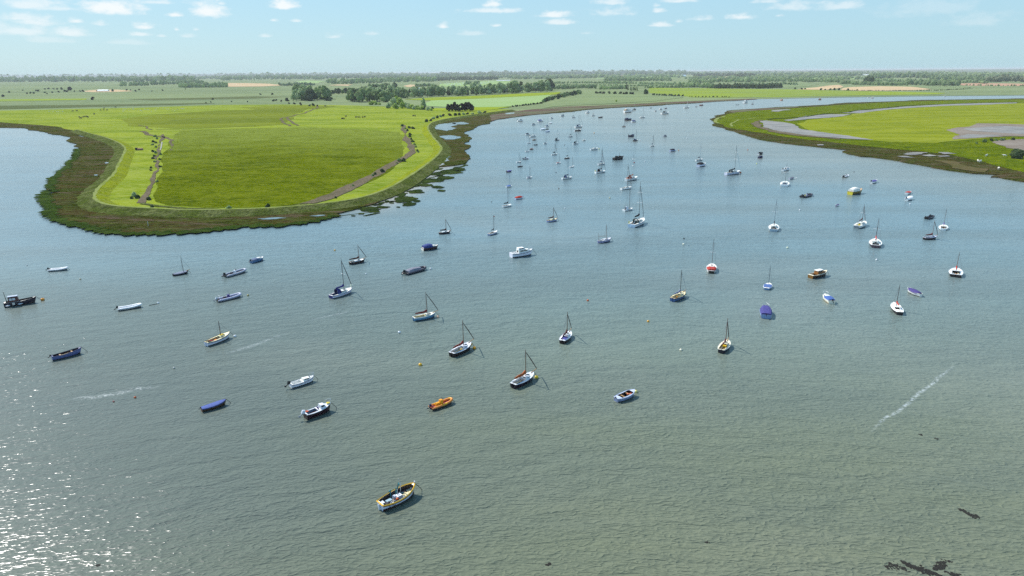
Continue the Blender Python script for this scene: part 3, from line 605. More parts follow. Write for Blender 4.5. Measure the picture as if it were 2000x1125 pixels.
# long wood
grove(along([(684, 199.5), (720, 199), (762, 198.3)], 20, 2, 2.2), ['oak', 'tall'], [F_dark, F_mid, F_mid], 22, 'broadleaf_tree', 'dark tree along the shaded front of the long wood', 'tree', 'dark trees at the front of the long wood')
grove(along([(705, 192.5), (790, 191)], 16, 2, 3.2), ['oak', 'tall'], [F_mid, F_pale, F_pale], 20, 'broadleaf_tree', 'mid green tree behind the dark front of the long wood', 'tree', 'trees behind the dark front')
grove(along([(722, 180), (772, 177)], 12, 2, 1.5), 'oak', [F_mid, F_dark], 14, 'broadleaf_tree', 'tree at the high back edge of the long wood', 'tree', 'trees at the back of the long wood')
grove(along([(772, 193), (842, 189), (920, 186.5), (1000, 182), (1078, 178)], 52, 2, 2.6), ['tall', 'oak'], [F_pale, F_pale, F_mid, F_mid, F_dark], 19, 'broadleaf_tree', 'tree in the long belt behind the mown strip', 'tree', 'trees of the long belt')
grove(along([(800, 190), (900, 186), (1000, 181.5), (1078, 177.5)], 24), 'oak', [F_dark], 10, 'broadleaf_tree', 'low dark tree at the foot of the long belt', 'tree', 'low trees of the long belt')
# pale scrub and single trees in front of the wood
grove([(727, 204.5, 8), (733, 204.8, 7), (741, 204.6, 5)], 'bush', [F_lime], 7, 'bush', 'round pale green bush in front of the long wood', 'bush', 'round pale bushes', jit=(1, .2))
grove([(760, 212, 12), (768, 208, 18), (775, 205, 17), (781, 207, 16), (773, 213, 13), (786, 212, 11), (793, 211, 10)], 'oak', [F_lime, F_pale], 14, 'scrub_tree', 'pale yellow-green tree in the clump beside the mint field', 'tree', 'pale trees of the clump', jit=(1, .3))
grove([(798, 212, 11), (805, 212.5, 10), (811, 213.5, 9), (817, 213.5, 9), (823, 214, 8), (829, 214.5, 9), (836, 216, 6), (842, 216, 5), (845, 213, 5)], 'bush', [F_lime, F_pale, F_dark], 9, 'scrub_bush', 'yellow-green bush trailing from the pale clump', 'bush', 'bushes trailing from the clump', jit=(1, .4))
grove([(827, 211, 20)], 'tall', [F_pale], 20, 'slender_tree', 'slender grey-green tree rising above the pale clump', 'tree', None, jit=(0, 0), wid=.8)
grove([(876, 217.5, 15), (882, 217.8, 17), (889, 217.6, 17), (896, 218, 16), (904, 217.8, 16), (910, 217.5, 18), (917, 217.6, 17), (922, 217.8, 13), (886, 216, 15), (913, 216, 15)], 'pine', [F_pine], 16, 'pine_tree', 'dark conifer in the compact clump near the shore', 'tree', 'dark conifers near the shore', jit=(.8, .2), wid=.95)
# hedge running up from the shore
grove(along([(1060, 201.5), (1085, 193.5), (1112, 187), (1136, 184)], 26, 2, 1.2), ['bush', 'oak'], [F_dark, F_mid], 7, 'hedge_bush', 'dark bush in the hedge climbing from the shore between fields', 'bush', 'bushes of the climbing hedge', jit=(1.5, .5))
grove(along([(1000, 209), (1030, 205.5), (1060, 202)], 14), 'bush', [F_pine, F_dark], 3, 'hedge_bush', 'small dark bush in the thin hedge under the mint field', 'bush', 'bushes of the thin hedge', jit=(1, .3), parts=False)
grove([(1131, 183, 8)], 'oak', [F_dark], 8, 'broadleaf_tree', 'dark tree at the top end of the climbing hedge', 'tree', None, jit=(0, 0))
grove([(1261, 184.5, 10)], 'oak', [F_dark], 10, 'broadleaf_tree', 'single round dark tree above the grey-green field', 'tree', None, jit=(0, 0))
grove([(1223, 176, 13), (1226, 176, 13)], 'poplar', [F_dark], 13, 'poplar_tree', 'narrow dark poplar at the end of its row', 'tree', 'narrow dark poplars', jit=(.3, 0))
grove(along([(1230, 178), (1246, 178)], 7), 'poplar', [F_mid], 10, 'poplar_tree', 'narrow poplar in the row beside the two dark poplars', 'tree', 'row of poplars', jit=(.5, .2))
grove(along([(1160, 182.5), (1185, 183), (1222, 184), (1240, 184.5)], 12), 'bush', [F_dark, F_pine], 4.5, 'field_bush', 'dark bush along the upper edge of the grey-green field', 'bush', 'bushes above the grey-green field', jit=(3, .4))
grove(along([(1272, 186), (1335, 188.3)], 14), 'bush', [F_dark], 3.5, 'field_bush', 'low dark bush in the row beside the lime meadow', 'bush', 'bushes beside the lime meadow', jit=(2, .3), parts=False)
grove([(1204, 199, 4)], 'bush', [F_lime], 4, 'field_bush', 'lone green bush in the grey-green field', 'bush', None, jit=(0, 0))
grove(along([(1343, 189.5), (1392, 189.8), (1430, 190)], 14), 'bush', [F_pine], 2.2, 'shore_bush', 'small dark bush in the row above the far shore', 'bush', 'bushes above the far shore', jit=(3, .3), parts=False)
grove([(1604,176.5,4),(1612,176,3),(1622,176,3),(1630,176,4),(1638,176,4),(1656,176.8,4),(1674,177,3),(1553,174,3),(1565,174.5,4),(1573,174.5,3)], 'bush', [F_dark], 4, 'field_bush', 'dark bush along the lower edge of the stubble fields', 'bush', 'bushes below the stubble', jit=(.5, .2), parts=False)
# bushes along the ditches and the bank
grove([(302,268),(306,272),(299,278),(305,280),(299,284),(306,288),(300,297),(305,300),(302,306),(314,303),(299,311),(302,317),(313,312),(296,329),(294,334),(306,356),(312,327)], 'bush', [F_dark, F_mid], 4.5, 'ditch_bush', 'low dark bush growing beside the brown ditch of the left bank', 'bush', 'bushes beside the brown ditch', jit=(1, .5))
grove([(262,384,9),(258,389,6),(268,388,7),(290,391,9),(298,405,6),(448,409,7)], 'bush', [F_dark, F_pale], 8, 'ditch_bush', 'bush near the bottom end of the brown ditch', 'bush', 'bushes at the bottom of the ditch', jit=(.5, .2))
grove([(787,247),(792,252),(796,256),(800,264),(801,268),(804,273),(806,278),(810,283),(812,288),(815,296),(817,298),(800,251),(807,252)], 'bush', [F_dark, F_mid], 4.5, 'ditch_bush', 'low dark bush growing along the pinkish ditch', 'bush', 'bushes along the pinkish ditch', jit=(1, .4))
grove([(788,316,8),(780,316,6),(775,320,4),(747,337,8),(733,342,7),(728,345,5),(690,365,4),(655,388,5),(523,407,8)], 'bush', [F_dark, F_mid], 6, 'ditch_bush', 'bush on the bright slope below the pinkish ditch', 'bush', 'bushes below the pinkish ditch', jit=(.5, .3))
grove(along([(830, 240), (853, 229.5), (880, 226.5), (905, 224.5), (950, 221.5)], 14), 'bush', [F_dark, F_pine, F_pale], 5, 'shore_bush', 'small bush in the line along the inner side of the sea bank', 'bush', 'bushes along the sea bank', jit=(4, .5))
grove([(1981,307,15),(1990,310,16),(1986,303,13)], 'bush', [F_dark], 15, 'shore_bush', 'big dark bush at the right end of the isle', 'bush', 'big bushes on the isle', jit=(.5, .2))
grove([(1922,278,7),(1935,276,5),(1960,274,6),(1978,274,5),(1955,275,5),(1906,281,4),(1945,276,6)], 'bush', [F_dark, F_mid], 6, 'shore_bush', 'green bush in the row beside the brown mud flat', 'bush', 'bushes beside the mud flat', jit=(1, .3))
grove([(605,207.5,4),(611,207,5),(619,208,3),(588,206,3),(636,207.5,3),(540,196.5,3),(549,198.5,3),(565,203,3),(575,203.5,3),(586,203.5,4),(534,198,4)], 'bush', [F_pine, F_dark], 4, 'marsh_bush', 'dark bush scattered on the marsh in front of the rounded grove', 'bush', 'bushes before the rounded grove', jit=(1, .3), parts=False)
ps = [(137,176.5,7),(88,174.5,3),(95,174,3),(105,174.5,3),(112,175,3),(120,175,4),(126,179,4),(132,179.5,4),(146,179,3),(156,179,3),(162,179,3),(114,180.5,3),(102,181.5,3),(75,178.5,4),(66,183,3),(60,182.5,3),(53,183.5,3),(88,181.5,3),(92,183.5,2.5),(72,170+8,3),(45,177,2),(18,181,3),(6,189,4),(182,195,5),(220,178.5,4),(190,178.5,3),(248,177,3),(255,177,2.5),(264,178.5,3),(272,176,3),(297,178.5,2.5),(317,177.5,2.5),(508,185,3),(532,185,3.5),(416,194.5,3),(362,174.5,2),(402,201.5,2.5),(412,200.5,2.5),(452,199,2),(484,199.5,2.5)]
grove(ps, 'bush', [F_pine, F_dark], 3, 'marsh_bush', 'tiny dark bush dotted over the wide pale marsh', 'bush', 'bushes dotted over the marsh', jit=(.5, .1), parts=False)
# far belts of trees that read as one mass: one object each
def belt(path, hpx, n, lab, mat=F_far, dy=1.0, name='far_woods', wide=1.0):
    m = MB()
    for (x, y) in along(path, n):
        x += rng.uniform(-3, 3); y -= rng.uniform(0, dy)
        p = at(x, y, 0)
        if not 0 < p.y < 30000: continue
        h = px2m(x, y, hpx) * rng.uniform(.6, 1.15); w = h * rng.uniform(.45, .8) * wide
        m.add(*ico((p.x, p.y, h * .55), w * .62, h * .62 / (w * .62) * .8, .25, 1))
        m.add(*ico((p.x + rng.uniform(-w, w) * .6, p.y + rng.uniform(-w, w) * .6, h * .3), w * .45, 1, .25, 1))
    tag(m.build(name, mat), lab, 'woods', None, 'stuff')
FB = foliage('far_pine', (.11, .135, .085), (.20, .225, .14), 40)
for path, h, n, lab, mt, dy in [
 ([(-60,161),(60,161),(170,160),(260,160.5),(380,160)], 10, 190, 'far belt of trees behind the wide pale marsh', F_far, 3),
 ([(235,169),(280,168),(335,165.5),(400,165)], 8, 80, 'low dark wood at the middle of the pale marsh', F_far, 1.5),
 ([(352,172),(400,172),(446,170.5)], 9, 60, 'rounded wood beside the tan strip', F_far, 1.5),
 ([(545,168),(614,167.5)], 6, 50, 'low straight wood behind the rounded grove', F_far, 1),
 ([(430,158),(520,156),(600,156),(640,156)], 7, 110, 'far woods above the tan strip', F_far, 3),
 ([(640,164.5),(700,164),(770,161.5),(850,160)], 9, 120, 'far woods behind the long wood', F_far, 3),
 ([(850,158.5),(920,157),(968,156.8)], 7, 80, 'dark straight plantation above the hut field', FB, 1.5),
 ([(908,166.5),(936,165.5)], 7, 26, 'small dark clump in front of the hut field', F_far, 1),
 ([(810,170),(850,169.5)], 6, 24, 'small clump behind the long wood', F_far, 1),
 ([(1082,175.5),(1130,173),(1165,174)], 7, 60, 'scrubby belt after the end of the long wood', F_far, 2),
 ([(1075,164),(1140,163),(1216,164.5)], 4, 90, 'thin dark hedge across the far fields', F_far, .8),
 ([(1170,175.5),(1220,174.5)], 7, 40, 'clump of trees before the poplars', F_far, 1.5),
 ([(1180,158.5),(1230,159),(1310,158.5)], 7, 110, 'far wood with a round outline', F_far, 2),
 ([(1262,173),(1300,172),(1318,172)], 5, 34, 'low belt above the lime meadow', F_far, 1),
 ([(1320,172.5),(1360,171),(1392,173)], 9, 50, 'wood beside the lone dark tree line', F_far, 2),
 ([(1394,173.5),(1440,173.5),(1500,173.6)], 9, 80, 'long dark wood above the lime meadow', F_dark, 1.5),
 ([(1500,172.8),(1524,172.5)], 9, 24, 'end of the long dark wood', F_dark, 1.5),
 ([(1345,162.5),(1380,163),(1420,160)], 7, 60, 'mid far wood above the sage fields', F_far, 2),
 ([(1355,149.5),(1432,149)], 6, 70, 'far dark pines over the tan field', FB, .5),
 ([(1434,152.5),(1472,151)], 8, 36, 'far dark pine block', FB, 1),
 ([(1420,161.5),(1520,160.5),(1600,161.5),(1645,163)], 8, 150, 'ragged tree line across the far farmland', F_far, 3),
 ([(1640,164.5),(1700,167.5),(1770,168)], 7, 90, 'tree line over the stubble fields', F_far, 2),
 ([(1688,164),(1704,164)], 13, 16, 'tall dark clump above the stubble', F_dark, 1),
 ([(1765,165.5),(1800,167.5),(1872,168.5)], 9, 90, 'wood at the end of the stubble field', F_far, 3),
 ([(1700,155),(1760,152.5),(1820,154)], 9, 100, 'rounded far wood right of the sheds', F_far, 3),
 ([(1820,157),(1880,158.5),(1930,159)], 8, 80, 'pale far wood', F_far, 3),
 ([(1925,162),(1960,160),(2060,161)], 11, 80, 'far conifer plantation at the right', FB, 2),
 ([(1885,167.5),(1950,168.5),(2040,168.8)], 3.5, 30, 'sparse hedge along the reddish field', F_far, .6),
 ([(1645,177.3),(1700,177.6),(1780,177.7)], 1.8, 90, 'dark hedge under the wide stubble field', F_dark, .2),
 ([(1788,177.7),(1830,177.3),(1880,174.8),(1895,172.5)], 2.2, 60, 'dark hedge below the small grey-green field', F_dark, .2),
 ([(1800,168),(1850,170.4),(1895,173)], 1.5, 40, 'thin hedge at the top of the small grey-green field', F_dark, .2),
 ([(-50,152),(100,151.5),(300,150),(480,149)], 5, 240, 'distant woods along the left horizon', F_far, 2),
 ([(150,150.6),(500,148),(760,146.2)], 2.4, 260, 'wood line on the left horizon', FB, 1),
 ([(480,151),(640,150),(860,150)], 6, 200, 'distant woods behind the farmland', F_far, 3),
 ([(860,151),(1000,149),(1100,147.5),(1240,147.5),(1340,147.5)], 7, 330, 'distant green woods across the middle of the horizon', F_far, 4),
 ([(1000,154.5),(1060,154.5),(1180,152)], 6, 90, 'distant woods left of the tan field', F_far, 2),
 ([(1340,146.5),(1500,146),(1700,146),(1900,147),(2060,148)], 5, 330, 'distant woods along the right horizon', F_far, 3),
 ([(1480,153),(1560,149.5),(1680,148.5)], 6, 130, 'distant trees left of the white sheds', F_far, 3),
 ([(1820,151),(1900,152),(2060,153)], 7, 160, 'distant woods behind the conifer plantation', F_far, 4),
 ([(420,153.5),(560,153),(700,154),(860,154.5)], 5, 260, 'distant woodland filling the farmland behind the grove', F_far, 3.5),
 ([(860,155),(960,153.5),(1080,153),(1200,153.5),(1330,152)], 5, 300, 'distant woodland filling the middle farmland', F_far, 4),
 ([(1340,157),(1480,155),(1600,154),(1700,157)], 5, 260, 'distant scattered woods of the right farmland', F_far, 4),
 ([(1180,163),(1260,165.5),(1345,167)], 5, 90, 'hedged copses over the lime meadow', F_far, 2),
 ([(1080,169),(1160,168),(1260,169.5),(1330,169)], 4, 110, 'thick hedge behind the poplars', F_far, 1.5),
 ([(1440,166.5),(1520,166),(1560,167)], 5, 50, 'copse before the first stubble field', F_far, 2),
 ([(1690,161),(1760,161.5),(1850,162.5),(1930,164.5)], 6, 150, 'wood band above the reddish field', F_far, 3),
 ([(100,156),(300,155.5),(480,154.5)], 5, 200, 'distant woods over the pale marsh', F_far, 2.5),
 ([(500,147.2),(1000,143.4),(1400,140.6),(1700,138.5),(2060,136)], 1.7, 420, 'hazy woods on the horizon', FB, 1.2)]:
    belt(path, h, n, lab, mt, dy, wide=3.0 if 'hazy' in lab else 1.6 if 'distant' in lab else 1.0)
# small farm things far off
HUT = paint((235, 238, 235), .6)
def shed(px, py, wpx, hpx, name, lab, cat, group=None, wall=(235, 238, 235), roof=(215, 220, 222), dep=.5):
    w, h = px2m(px, py, wpx), px2m(px, py, hpx); r = empty(name, at(px, py, .3), 0, lab, cat, group)
    MB().box((0, 0, h * .3), (w, w * dep, h * .6)).build('wall', paint(wall, .7), r)
    m = MB(); y = w * dep / 2 * 1.1; x = w / 2 * 1.03
    m.add([(-x, -y, h * .6), (x, -y, h * .6), (x, 0, h), (-x, 0, h), (-x, y, h * .6), (x, y, h * .6)], [(0, 1, 2, 3), (3, 2, 5, 4), (0, 3, 4), (1, 5, 2)])
    m.build('roof', paint(roof, .6), r)
shed(1700, 147, 20, 2.2, 'farm_shed', 'long white shed far off on the right horizon', 'shed'); shed(1684, 147.2, 8, 1.8, 'farm_shed', 'short white shed beside the long far shed', 'shed')
shed(1335, 149.5, 8, 3, 'greenhouse', 'pale blue greenhouse among far trees', 'greenhouse', None, (190, 220, 235), (200, 228, 240))
shed(983, 158.4, 26, 2, 'farm_shed', 'long low white shed behind the long wood', 'shed'); shed(202, 178.5, 20, 3.2, 'storage_tent', 'white rounded cover on the pale marsh', 'tent', None, (225, 235, 240), (225, 235, 240), .3)
shed(1215, 149.5, 6, 2.2, 'farm_house', 'far red roofed house among trees', 'house', None, (200, 170, 150), (150, 80, 65)); shed(1226, 150, 5, 2, 'farm_house', 'smaller far red roofed house', 'house', None, (200, 170, 150), (140, 75, 60))
shed(1650, 158.5, 7, 2.4, 'farm_house', 'house with an orange roof in the tree line', 'house', None, (190, 150, 130), (160, 95, 75)); shed(817, 173.5, 5, 2.2, 'farm_house', 'pale blue roofed building behind the wood', 'house', None, (200, 215, 225), (190, 215, 230))
hut_me = MB().tube([(-1.5, 0, 0), (1.5, 0, 0)], 1.3, 10).mesh('hut', HUT)
for i in range(44):
    t = i % 11 / 10; r_ = i // 11
    x = 862 + t * (104 - r_ * 12) + r_ * 6 + rng.uniform(-1.5, 1.5); y = 162.8 - t * 3.6 + r_ * 1.3 + rng.uniform(-.2, .2)
    o = link(bpy.data.objects.new('pig_hut', hut_me)); o.location = at(x, y, .95); o.scale = (1.7, 1.7, 1.3)
    tag(o, 'tiny white hut in rows on the pale field behind the wood', 'hut', 'white huts on the pale field')
# animals
def beast():
    sk = bpy.data.meshes.new('cow'); 
    vs = [(0,0,1.05),(.75,0,1.1),(-.75,0,1.1),(1.05,0,1.35),(1.4,0,1.3),(1.75,0,1.1),(.7,.25,.6),(.7,.27,.03),(.7,-.25,.6),(.7,-.27,.03),(-.75,.25,.65),(-.82,.27,.03),(-.75,-.25,.65),(-.82,-.27,.03),(-1.05,0,1.1),(-1.12,0,.6)]
    es = [(0,1),(0,2),(1,3),(3,4),(4,5),(1,6),(6,7),(1,8),(8,9),(2,10),(10,11),(2,12),(12,13),(2,14),(14,15)]
    sk.from_pydata(vs, es, []); o = bpy.data.objects.new('cow', sk); COL.objects.link(o)
    md = o.modifiers.new('s', 'SKIN'); rad = [.42,.36,.38,.24,.2,.12,.13,.08,.13,.08,.15,.08,.15,.08,.05,.04]
    for d, r in zip(sk.skin_vertices[0].data, rad): d.radius = (r, r)
    sk.skin_vertices[0].data[0].use_root = True
    o.modifiers.new('u', 'SUBSURF').levels = 1
    dg = bpy.context.evaluated_depsgraph_get(); me = bpy.data.meshes.new_from_object(o.evaluated_get(dg)); bpy.data.objects.remove(o); me.materials.clear(); return me
COW = beast()
def herd(pts, mat, name, lab, cat, grp, s=1.0):
    me = mesh_with(COW, mat)
    for x, y in pts:
        o = link(bpy.data.objects.new(name, me)); o.location = at(x, y, .66); o.rotation_euler.z = rng.uniform(0, 6.28); o.scale = (s, s, s); tag(o, lab, cat, grp)
CB = paint((40, 34, 32), .8); CW = paint((225, 222, 212), .8)
herd([(155,230),(158,232.3),(163,229.5),(166,229),(170,229),(172,230),(184,224)], CB, 'cow', 'dark cow grazing in the tight group above the left bank', 'cow', 'dark cows above the left bank', 1.3)
herd([(142,218),(150,217.5),(197,216),(203,215.8),(209,216),(203,212.5),(226,210.5)], CB, 'cow', 'dark cow spread over the meadow below the reed strip', 'cow', 'dark cows below the reed strip', 1.2)
herd([(668,233),(671.5,233),(675.5,228.5),(694.5,230),(697,230),(702,230.5),(708,230),(712,229.8),(807,227.5),(811,227.5)], CB, 'cow', 'dark cow grazing on the meadow in front of the long wood', 'cow', 'dark cows before the long wood', 1.2)
herd([(rng.uniform(238, 362), rng.uniform(212, 218.5)) for _ in range(30)] + [(rng.uniform(95, 130), rng.uniform(216, 219.5)) for _ in range(5)], CW, 'sheep', 'tiny white sheep scattered over the meadow', 'sheep', 'white sheep on the meadow', .75)
herd([(1910,316),(1914,317),(1950,331),(1926,305.5),(1962,306)], CW, 'sheep', 'white sheep on the rough grass of the isle', 'sheep', 'white sheep on the isle', .9)
def post(px, py, hpx, lab, col=(70, 60, 55), r=.12):
    h = px2m(px, py, hpx); p = at(px, py, 0); o = MB().tube([(0, 0, -.5), (0, 0, h)], [r, r * .8], 6).build('marker_post', wood(col)); o.location = p; tag(o, lab, 'post')
post(290, 444, 12, 'tall pale post standing in the marsh below the bank', (200, 200, 190)); post(119.5, 328, 5, 'thin post in the water off the left shore')
r = empty('sluice', at(274, 293, .7), .3, 'small brick sluice with a red brown top beside the left ditch', 'sluice')
MB().box((0, 0, .6), (3.4, 2.2, 1.2)).build('wall', paint((190, 140, 115), .8), r); MB().box((-2.4, .5, .8), (1.4, 1.4, 1.6)).build('post', paint((60, 60, 55), .8), r)
# ================================================================== boats
WHT, CRM, NVY, BLK, GRY = (246, 247, 247), (226, 218, 190), (30, 36, 66), (26, 26, 30), (150, 158, 168)
GLASS = paint((22, 26, 32), .12)
MAN = dict(hull=WHT, boot=(48, 40, 44), rail=None, deck=(228, 228, 220), inner=(200, 202, 198), B=.34, fb=.13, tw=.7, sheer=.35, mx=.62, mastcol=(88, 82, 78), mr=.07, rope=False)
TYPES = {
 'yacht': dict(name='yacht', cat='yacht', B=.33, fb=.11, tw=.62, well=(.06, .34, .26), cabin=(.36, .72, .27, .38), stripe=(40, 52, 92), mastcol=(98, 98, 102), jib=(70, 70, 84), hood=None),
 'gaff': dict(name='sailing_boat', cat='sailing boat', B=.38, fb=.14, tw=.62, well=(.05, .52, .33), cabin=(.53, .74, .29, .26), rail=(150, 105, 60), boom=(150, 52, 36), mastcol=(118, 78, 44), jib=(70, 48, 40), sprit=.16, hull=(46, 24, 34), boot=(70, 24, 28), rope=True, peak=True),
 'day': dict(name='sailing_dinghy', cat='sailing dinghy', B=.38, fb=.12, tw=.6, well=(.08, .58, .27), mastcol=(104, 84, 70), mr=.06, boot=(60, 50, 56)),
 'cuddy': dict(name='cabin_boat', cat='motor boat', B=.38, fb=.15, tw=.85, well=(.05, .45, .36), cabin=(.47, .8, .31, .55), motor=BLK),
 'canopy': dict(name='canopy_boat', cat='motor boat', B=.38, fb=.15, tw=.85, well=(.05, .5, .36), cabin=(.56, .82, .3, .4), canopy=(.08, .58, (52, 70, 140), .95), motor=BLK),
 'open': dict(name='open_boat', cat='boat', B=.34, fb=.16, tw=.6, well=(.05, .9, .42), inner=(70, 40, 38), thwarts=3),
 'cover': dict(name='covered_boat', cat='boat', B=.38, fb=.15, tw=.7, cover=(.01, .97, (60, 84, 160), .3)),
 'cruiser': dict(name='motor_cruiser', cat='motor cruiser', B=.36, fb=.17, tw=.9, well=(.05, .3, .36), cabin=(.3, .86, .36, .7), tall=(.3, .64, .31, .62)),
 'work': dict(name='work_boat', cat='workboat', B=.34, fb=.15, tw=.75, well=(.1, .85, .38), inner=(58, 44, 44), rope=True),
}
class Hull:
    def __init__(s, L, B, fb, tw, sheer, N=13, extra=()):
        s.L, s.Bm, s.fb, s.tw, s.sh = L, B, fb, tw, sheer
        s.ts = sorted(set([i / (N - 1) for i in range(N)] + list(extra)))
    def half(s, t):
        if t < .42: k = s.tw + (1 - s.tw) * math.sin(math.pi / 2 * t / .42)
        else: k = max(0, math.cos(math.pi / 2 * ((t - .42) / .58) ** 1.55)) ** .8
        return max(s.Bm / 2 * k, .025)
    def zs(s, t): return s.fb * (1 + s.sh * (max(0, t - .25) / .75) ** 2 * 1.4 + .12 * s.sh * (max(0, .25 - t) * 4) ** 2)
    def x(s, t): return (t - .5) * s.L
def side_panel(m, x0, x1, y, z0, z1, lean=.0, th=.03, mi=0):
    for sg in (-1, 1):
        yy = y * sg; o = th * sg
        m.add([(x0, yy, z0), (x1, yy, z0), (x1, yy - lean * sg, z1), (x0, yy - lean * sg, z1), (x0, yy + o, z0), (x1, yy + o, z0), (x1, yy - lean * sg + o, z1), (x0, yy - lean * sg + o, z1)],
              [(4, 5, 6, 7), (0, 1, 5, 4), (1, 2, 6, 5), (2, 3, 7, 6), (3, 0, 4, 7)], mi)
def outboard(root, x, z, col, s=1.0, up=True):
    c = MB().box((x - .22 * s, 0, z + .34 * s), (.5 * s, .32 * s, .46 * s), 0, 0, .35 if up else 0, .78).build('outboard_motor', paint(col, .35), root)
    a = (x - .3 * s, 0, z + .12 * s); e = (x - .85 * s, 0, z - .18 * s) if up else (x - .25 * s, 0, z - .8 * s)
    m = MB().tube([a, e], [.09 * s, .06 * s], 6); m.box(e, (.34 * s, .07 * s, .2 * s), 0, 0, .5); m.build('leg', paint(tuple(int(v * .8) for v in col), .4), c)
def lay(S, Bw):
    """ground position, heading and length from the two ends in the photograph"""
    if Bw[0] == 'w':
        _, w, hd = Bw; hd = R(hd); c = at(*S); Wm = px2m(S[0], S[1], w)
        L_ = Wm / (abs(math.cos(hd)) + .3 * abs(math.sin(hd))); return c, hd, max(3.2, L_ * 1.34)
    a, b = at(*S), at(*Bw); d = b - a
    if (a.y > 228 and abs(Bw[0] - S[0]) > 2.4):      # far off the rise of the bow reads as length: trust the width
        return lay(((S[0] + Bw[0]) / 2, S[1] * .75 + Bw[1] * .25), ('w', abs(Bw[0] - S[0]), rng.uniform(28, 44)))
    return (a + b) / 2, math.atan2(d.y, d.x), d.length
BOATS = []
def boat(ty, S, Bw, label, **kw):
    P = dict(MAN); P.update(TYPES[ty]); P.update(kw)
    c, hd, L_ = lay(S, Bw); L_ *= P.get('k', 1.0); B_ = L_ * P['B']; fb = max(.45, L_ * P['fb'])
    root = empty(P['name'], c, hd, label, P['cat'], P.get('group', 'boats moored in the river')); BOATS.append(root)
    ex = []
    well = P.get('well')
    if well: ex += [well[0], well[1]]
    Hh = Hull(L_, B_, fb, P['tw'], P['sheer'], 13, ex); hx, hh, hz_ = Hh.x, Hh.half, Hh.zs
    # hull shell
    rows = []
    for t in Hh.ts:
        x, b, z = hx(t), hh(t), hz_(t); rk = L_ * .075 * t ** 5
        rows.append([(x, b, z), (x - rk * .4, b * .97, z * .55), (x - rk * .8, b * (.93 - .15 * t), fb * P.get('wl', .24)), (x - rk, b * (.80 - .2 * t), -.06), (x - rk, b * .5, -.35)])  # default boot band raised to paint in the dark waterline shadow and reflection
    m = MB()
    for k in range(4):
        for sg in (1, -1):
            m.loft([[(p[0], p[1] * sg, p[2]) for p in (r[k], r[k + 1])] for r in rows], 1 if k >= 2 else 0, False)
    r0 = rows[0]; m.add([(p[0], p[1], p[2]) for p in r0] + [(p[0], -p[1], p[2]) for p in r0[::-1]], [tuple(range(10))], 2)
    hull = m.build('hull', [paint(P['hull'], .3), paint(P['boot'], .6), paint(P.get('transom', P['hull']), .35)], root, False)
    for p in hull.data.polygons: p.use_smooth = p.material_index < 2
    if P.get('stripe'):
        m = MB()
        for sg in (1, -1):
            m.loft([[(hx(t) - L_ * .075 * t ** 5 * .15, (hh(t) + .015) * sg * .995, hz_(t) * .86), (hx(t) - L_ * .075 * t ** 5 * .3, (hh(t) + .015) * sg * .985, hz_(t) * .74)] for t in Hh.ts], 0, False)
        m.build('stripe', paint(P['stripe'], .35), hull)
    rc = P['rail'] or tuple(min(255, int(v * .9)) for v in P['hull'])
    m = MB()
    for sg in (1, -1): m.tube([(hx(t), (hh(t) + .01) * sg, hz_(t)) for t in Hh.ts], P.get('rr', .045), 4)
    m.tube([(hx(0), hh(0), hz_(0)), (hx(0), -hh(0), hz_(0))], P.get('rr', .045), 4)
    m.build('rub_rail', paint(rc, .5), root)
    # deck with the cockpit well left open
    m = MB(); wi = []
    for t in Hh.ts:
        iw = min(well[2] * B_, hh(t) - .1) if well and well[0] - 1e-6 <= t <= well[1] + 1e-6 else 0
        wi.append(max(iw, .02) if well and well[0] - 1e-6 <= t <= well[1] + 1e-6 else 0)
    for i in range(len(Hh.ts) - 1):
        t0, t1 = Hh.ts[i], Hh.ts[i + 1]; inw = wi[i] > 0 and wi[i + 1] > 0
        a0, a1 = (wi[i], wi[i + 1]) if inw else (0, 0)
        for sg in (1, -1):
            m.add([(hx(t0), hh(t0) * sg, hz_(t0) - .02), (hx(t1), hh(t1) * sg, hz_(t1) - .02), (hx(t1), a1 * sg, hz_(t1) + .03), (hx(t0), a0 * sg, hz_(t0) + .03)], [(0, 1, 2, 3)])
    if not P.get('cover'): m.build('deck', paint(P['deck'], .55), root)
    if well:
        m = MB(); zf = .12 if L_ < 9 else .3
        seg = [(hx(t), w, hz_(t)) for t, w in zip(Hh.ts, wi) if w > 0]
        m.loft([[(x, w, z + .03), (x, w * .92, zf), (x, -w * .92, zf), (x, -w, z + .03)] for x, w, z in seg], 0, False)
        for x, w, z in (seg[0], seg[-1]): m.add([(x, w, z + .03), (x, w * .92, zf), (x, -w * .92, zf), (x, -w, z + .03)], [(0, 1, 2, 3)])
        ck = m.build('cockpit', paint(P['inner'], .6), root)
        for i in range(P.get('thwarts', 0)):
            t = well[0] + (well[1] - well[0]) * (i + .6) / (P['thwarts'] + .2); w = min(well[2] * B_, hh(t) - .1)
            MB().box((hx(t), 0, hz_(t) - .14), (.26, w * 1.9, .06)).build('thwart', wood((165, 130, 85)), ck)
        if ty in ('gaff', 'yacht', 'day') and L_ > 4:
            for sg in (1, -1):
                ta, tb = well[0] + .03, well[1] - .02; w = min(well[2] * B_, hh(ta) - .1)
                MB().box(((hx(ta) + hx(tb)) / 2, sg * w * .68, zf + .2), (hx(tb) - hx(ta), w * .42, .12)).build('bench', paint((205, 196, 170), .6), ck)
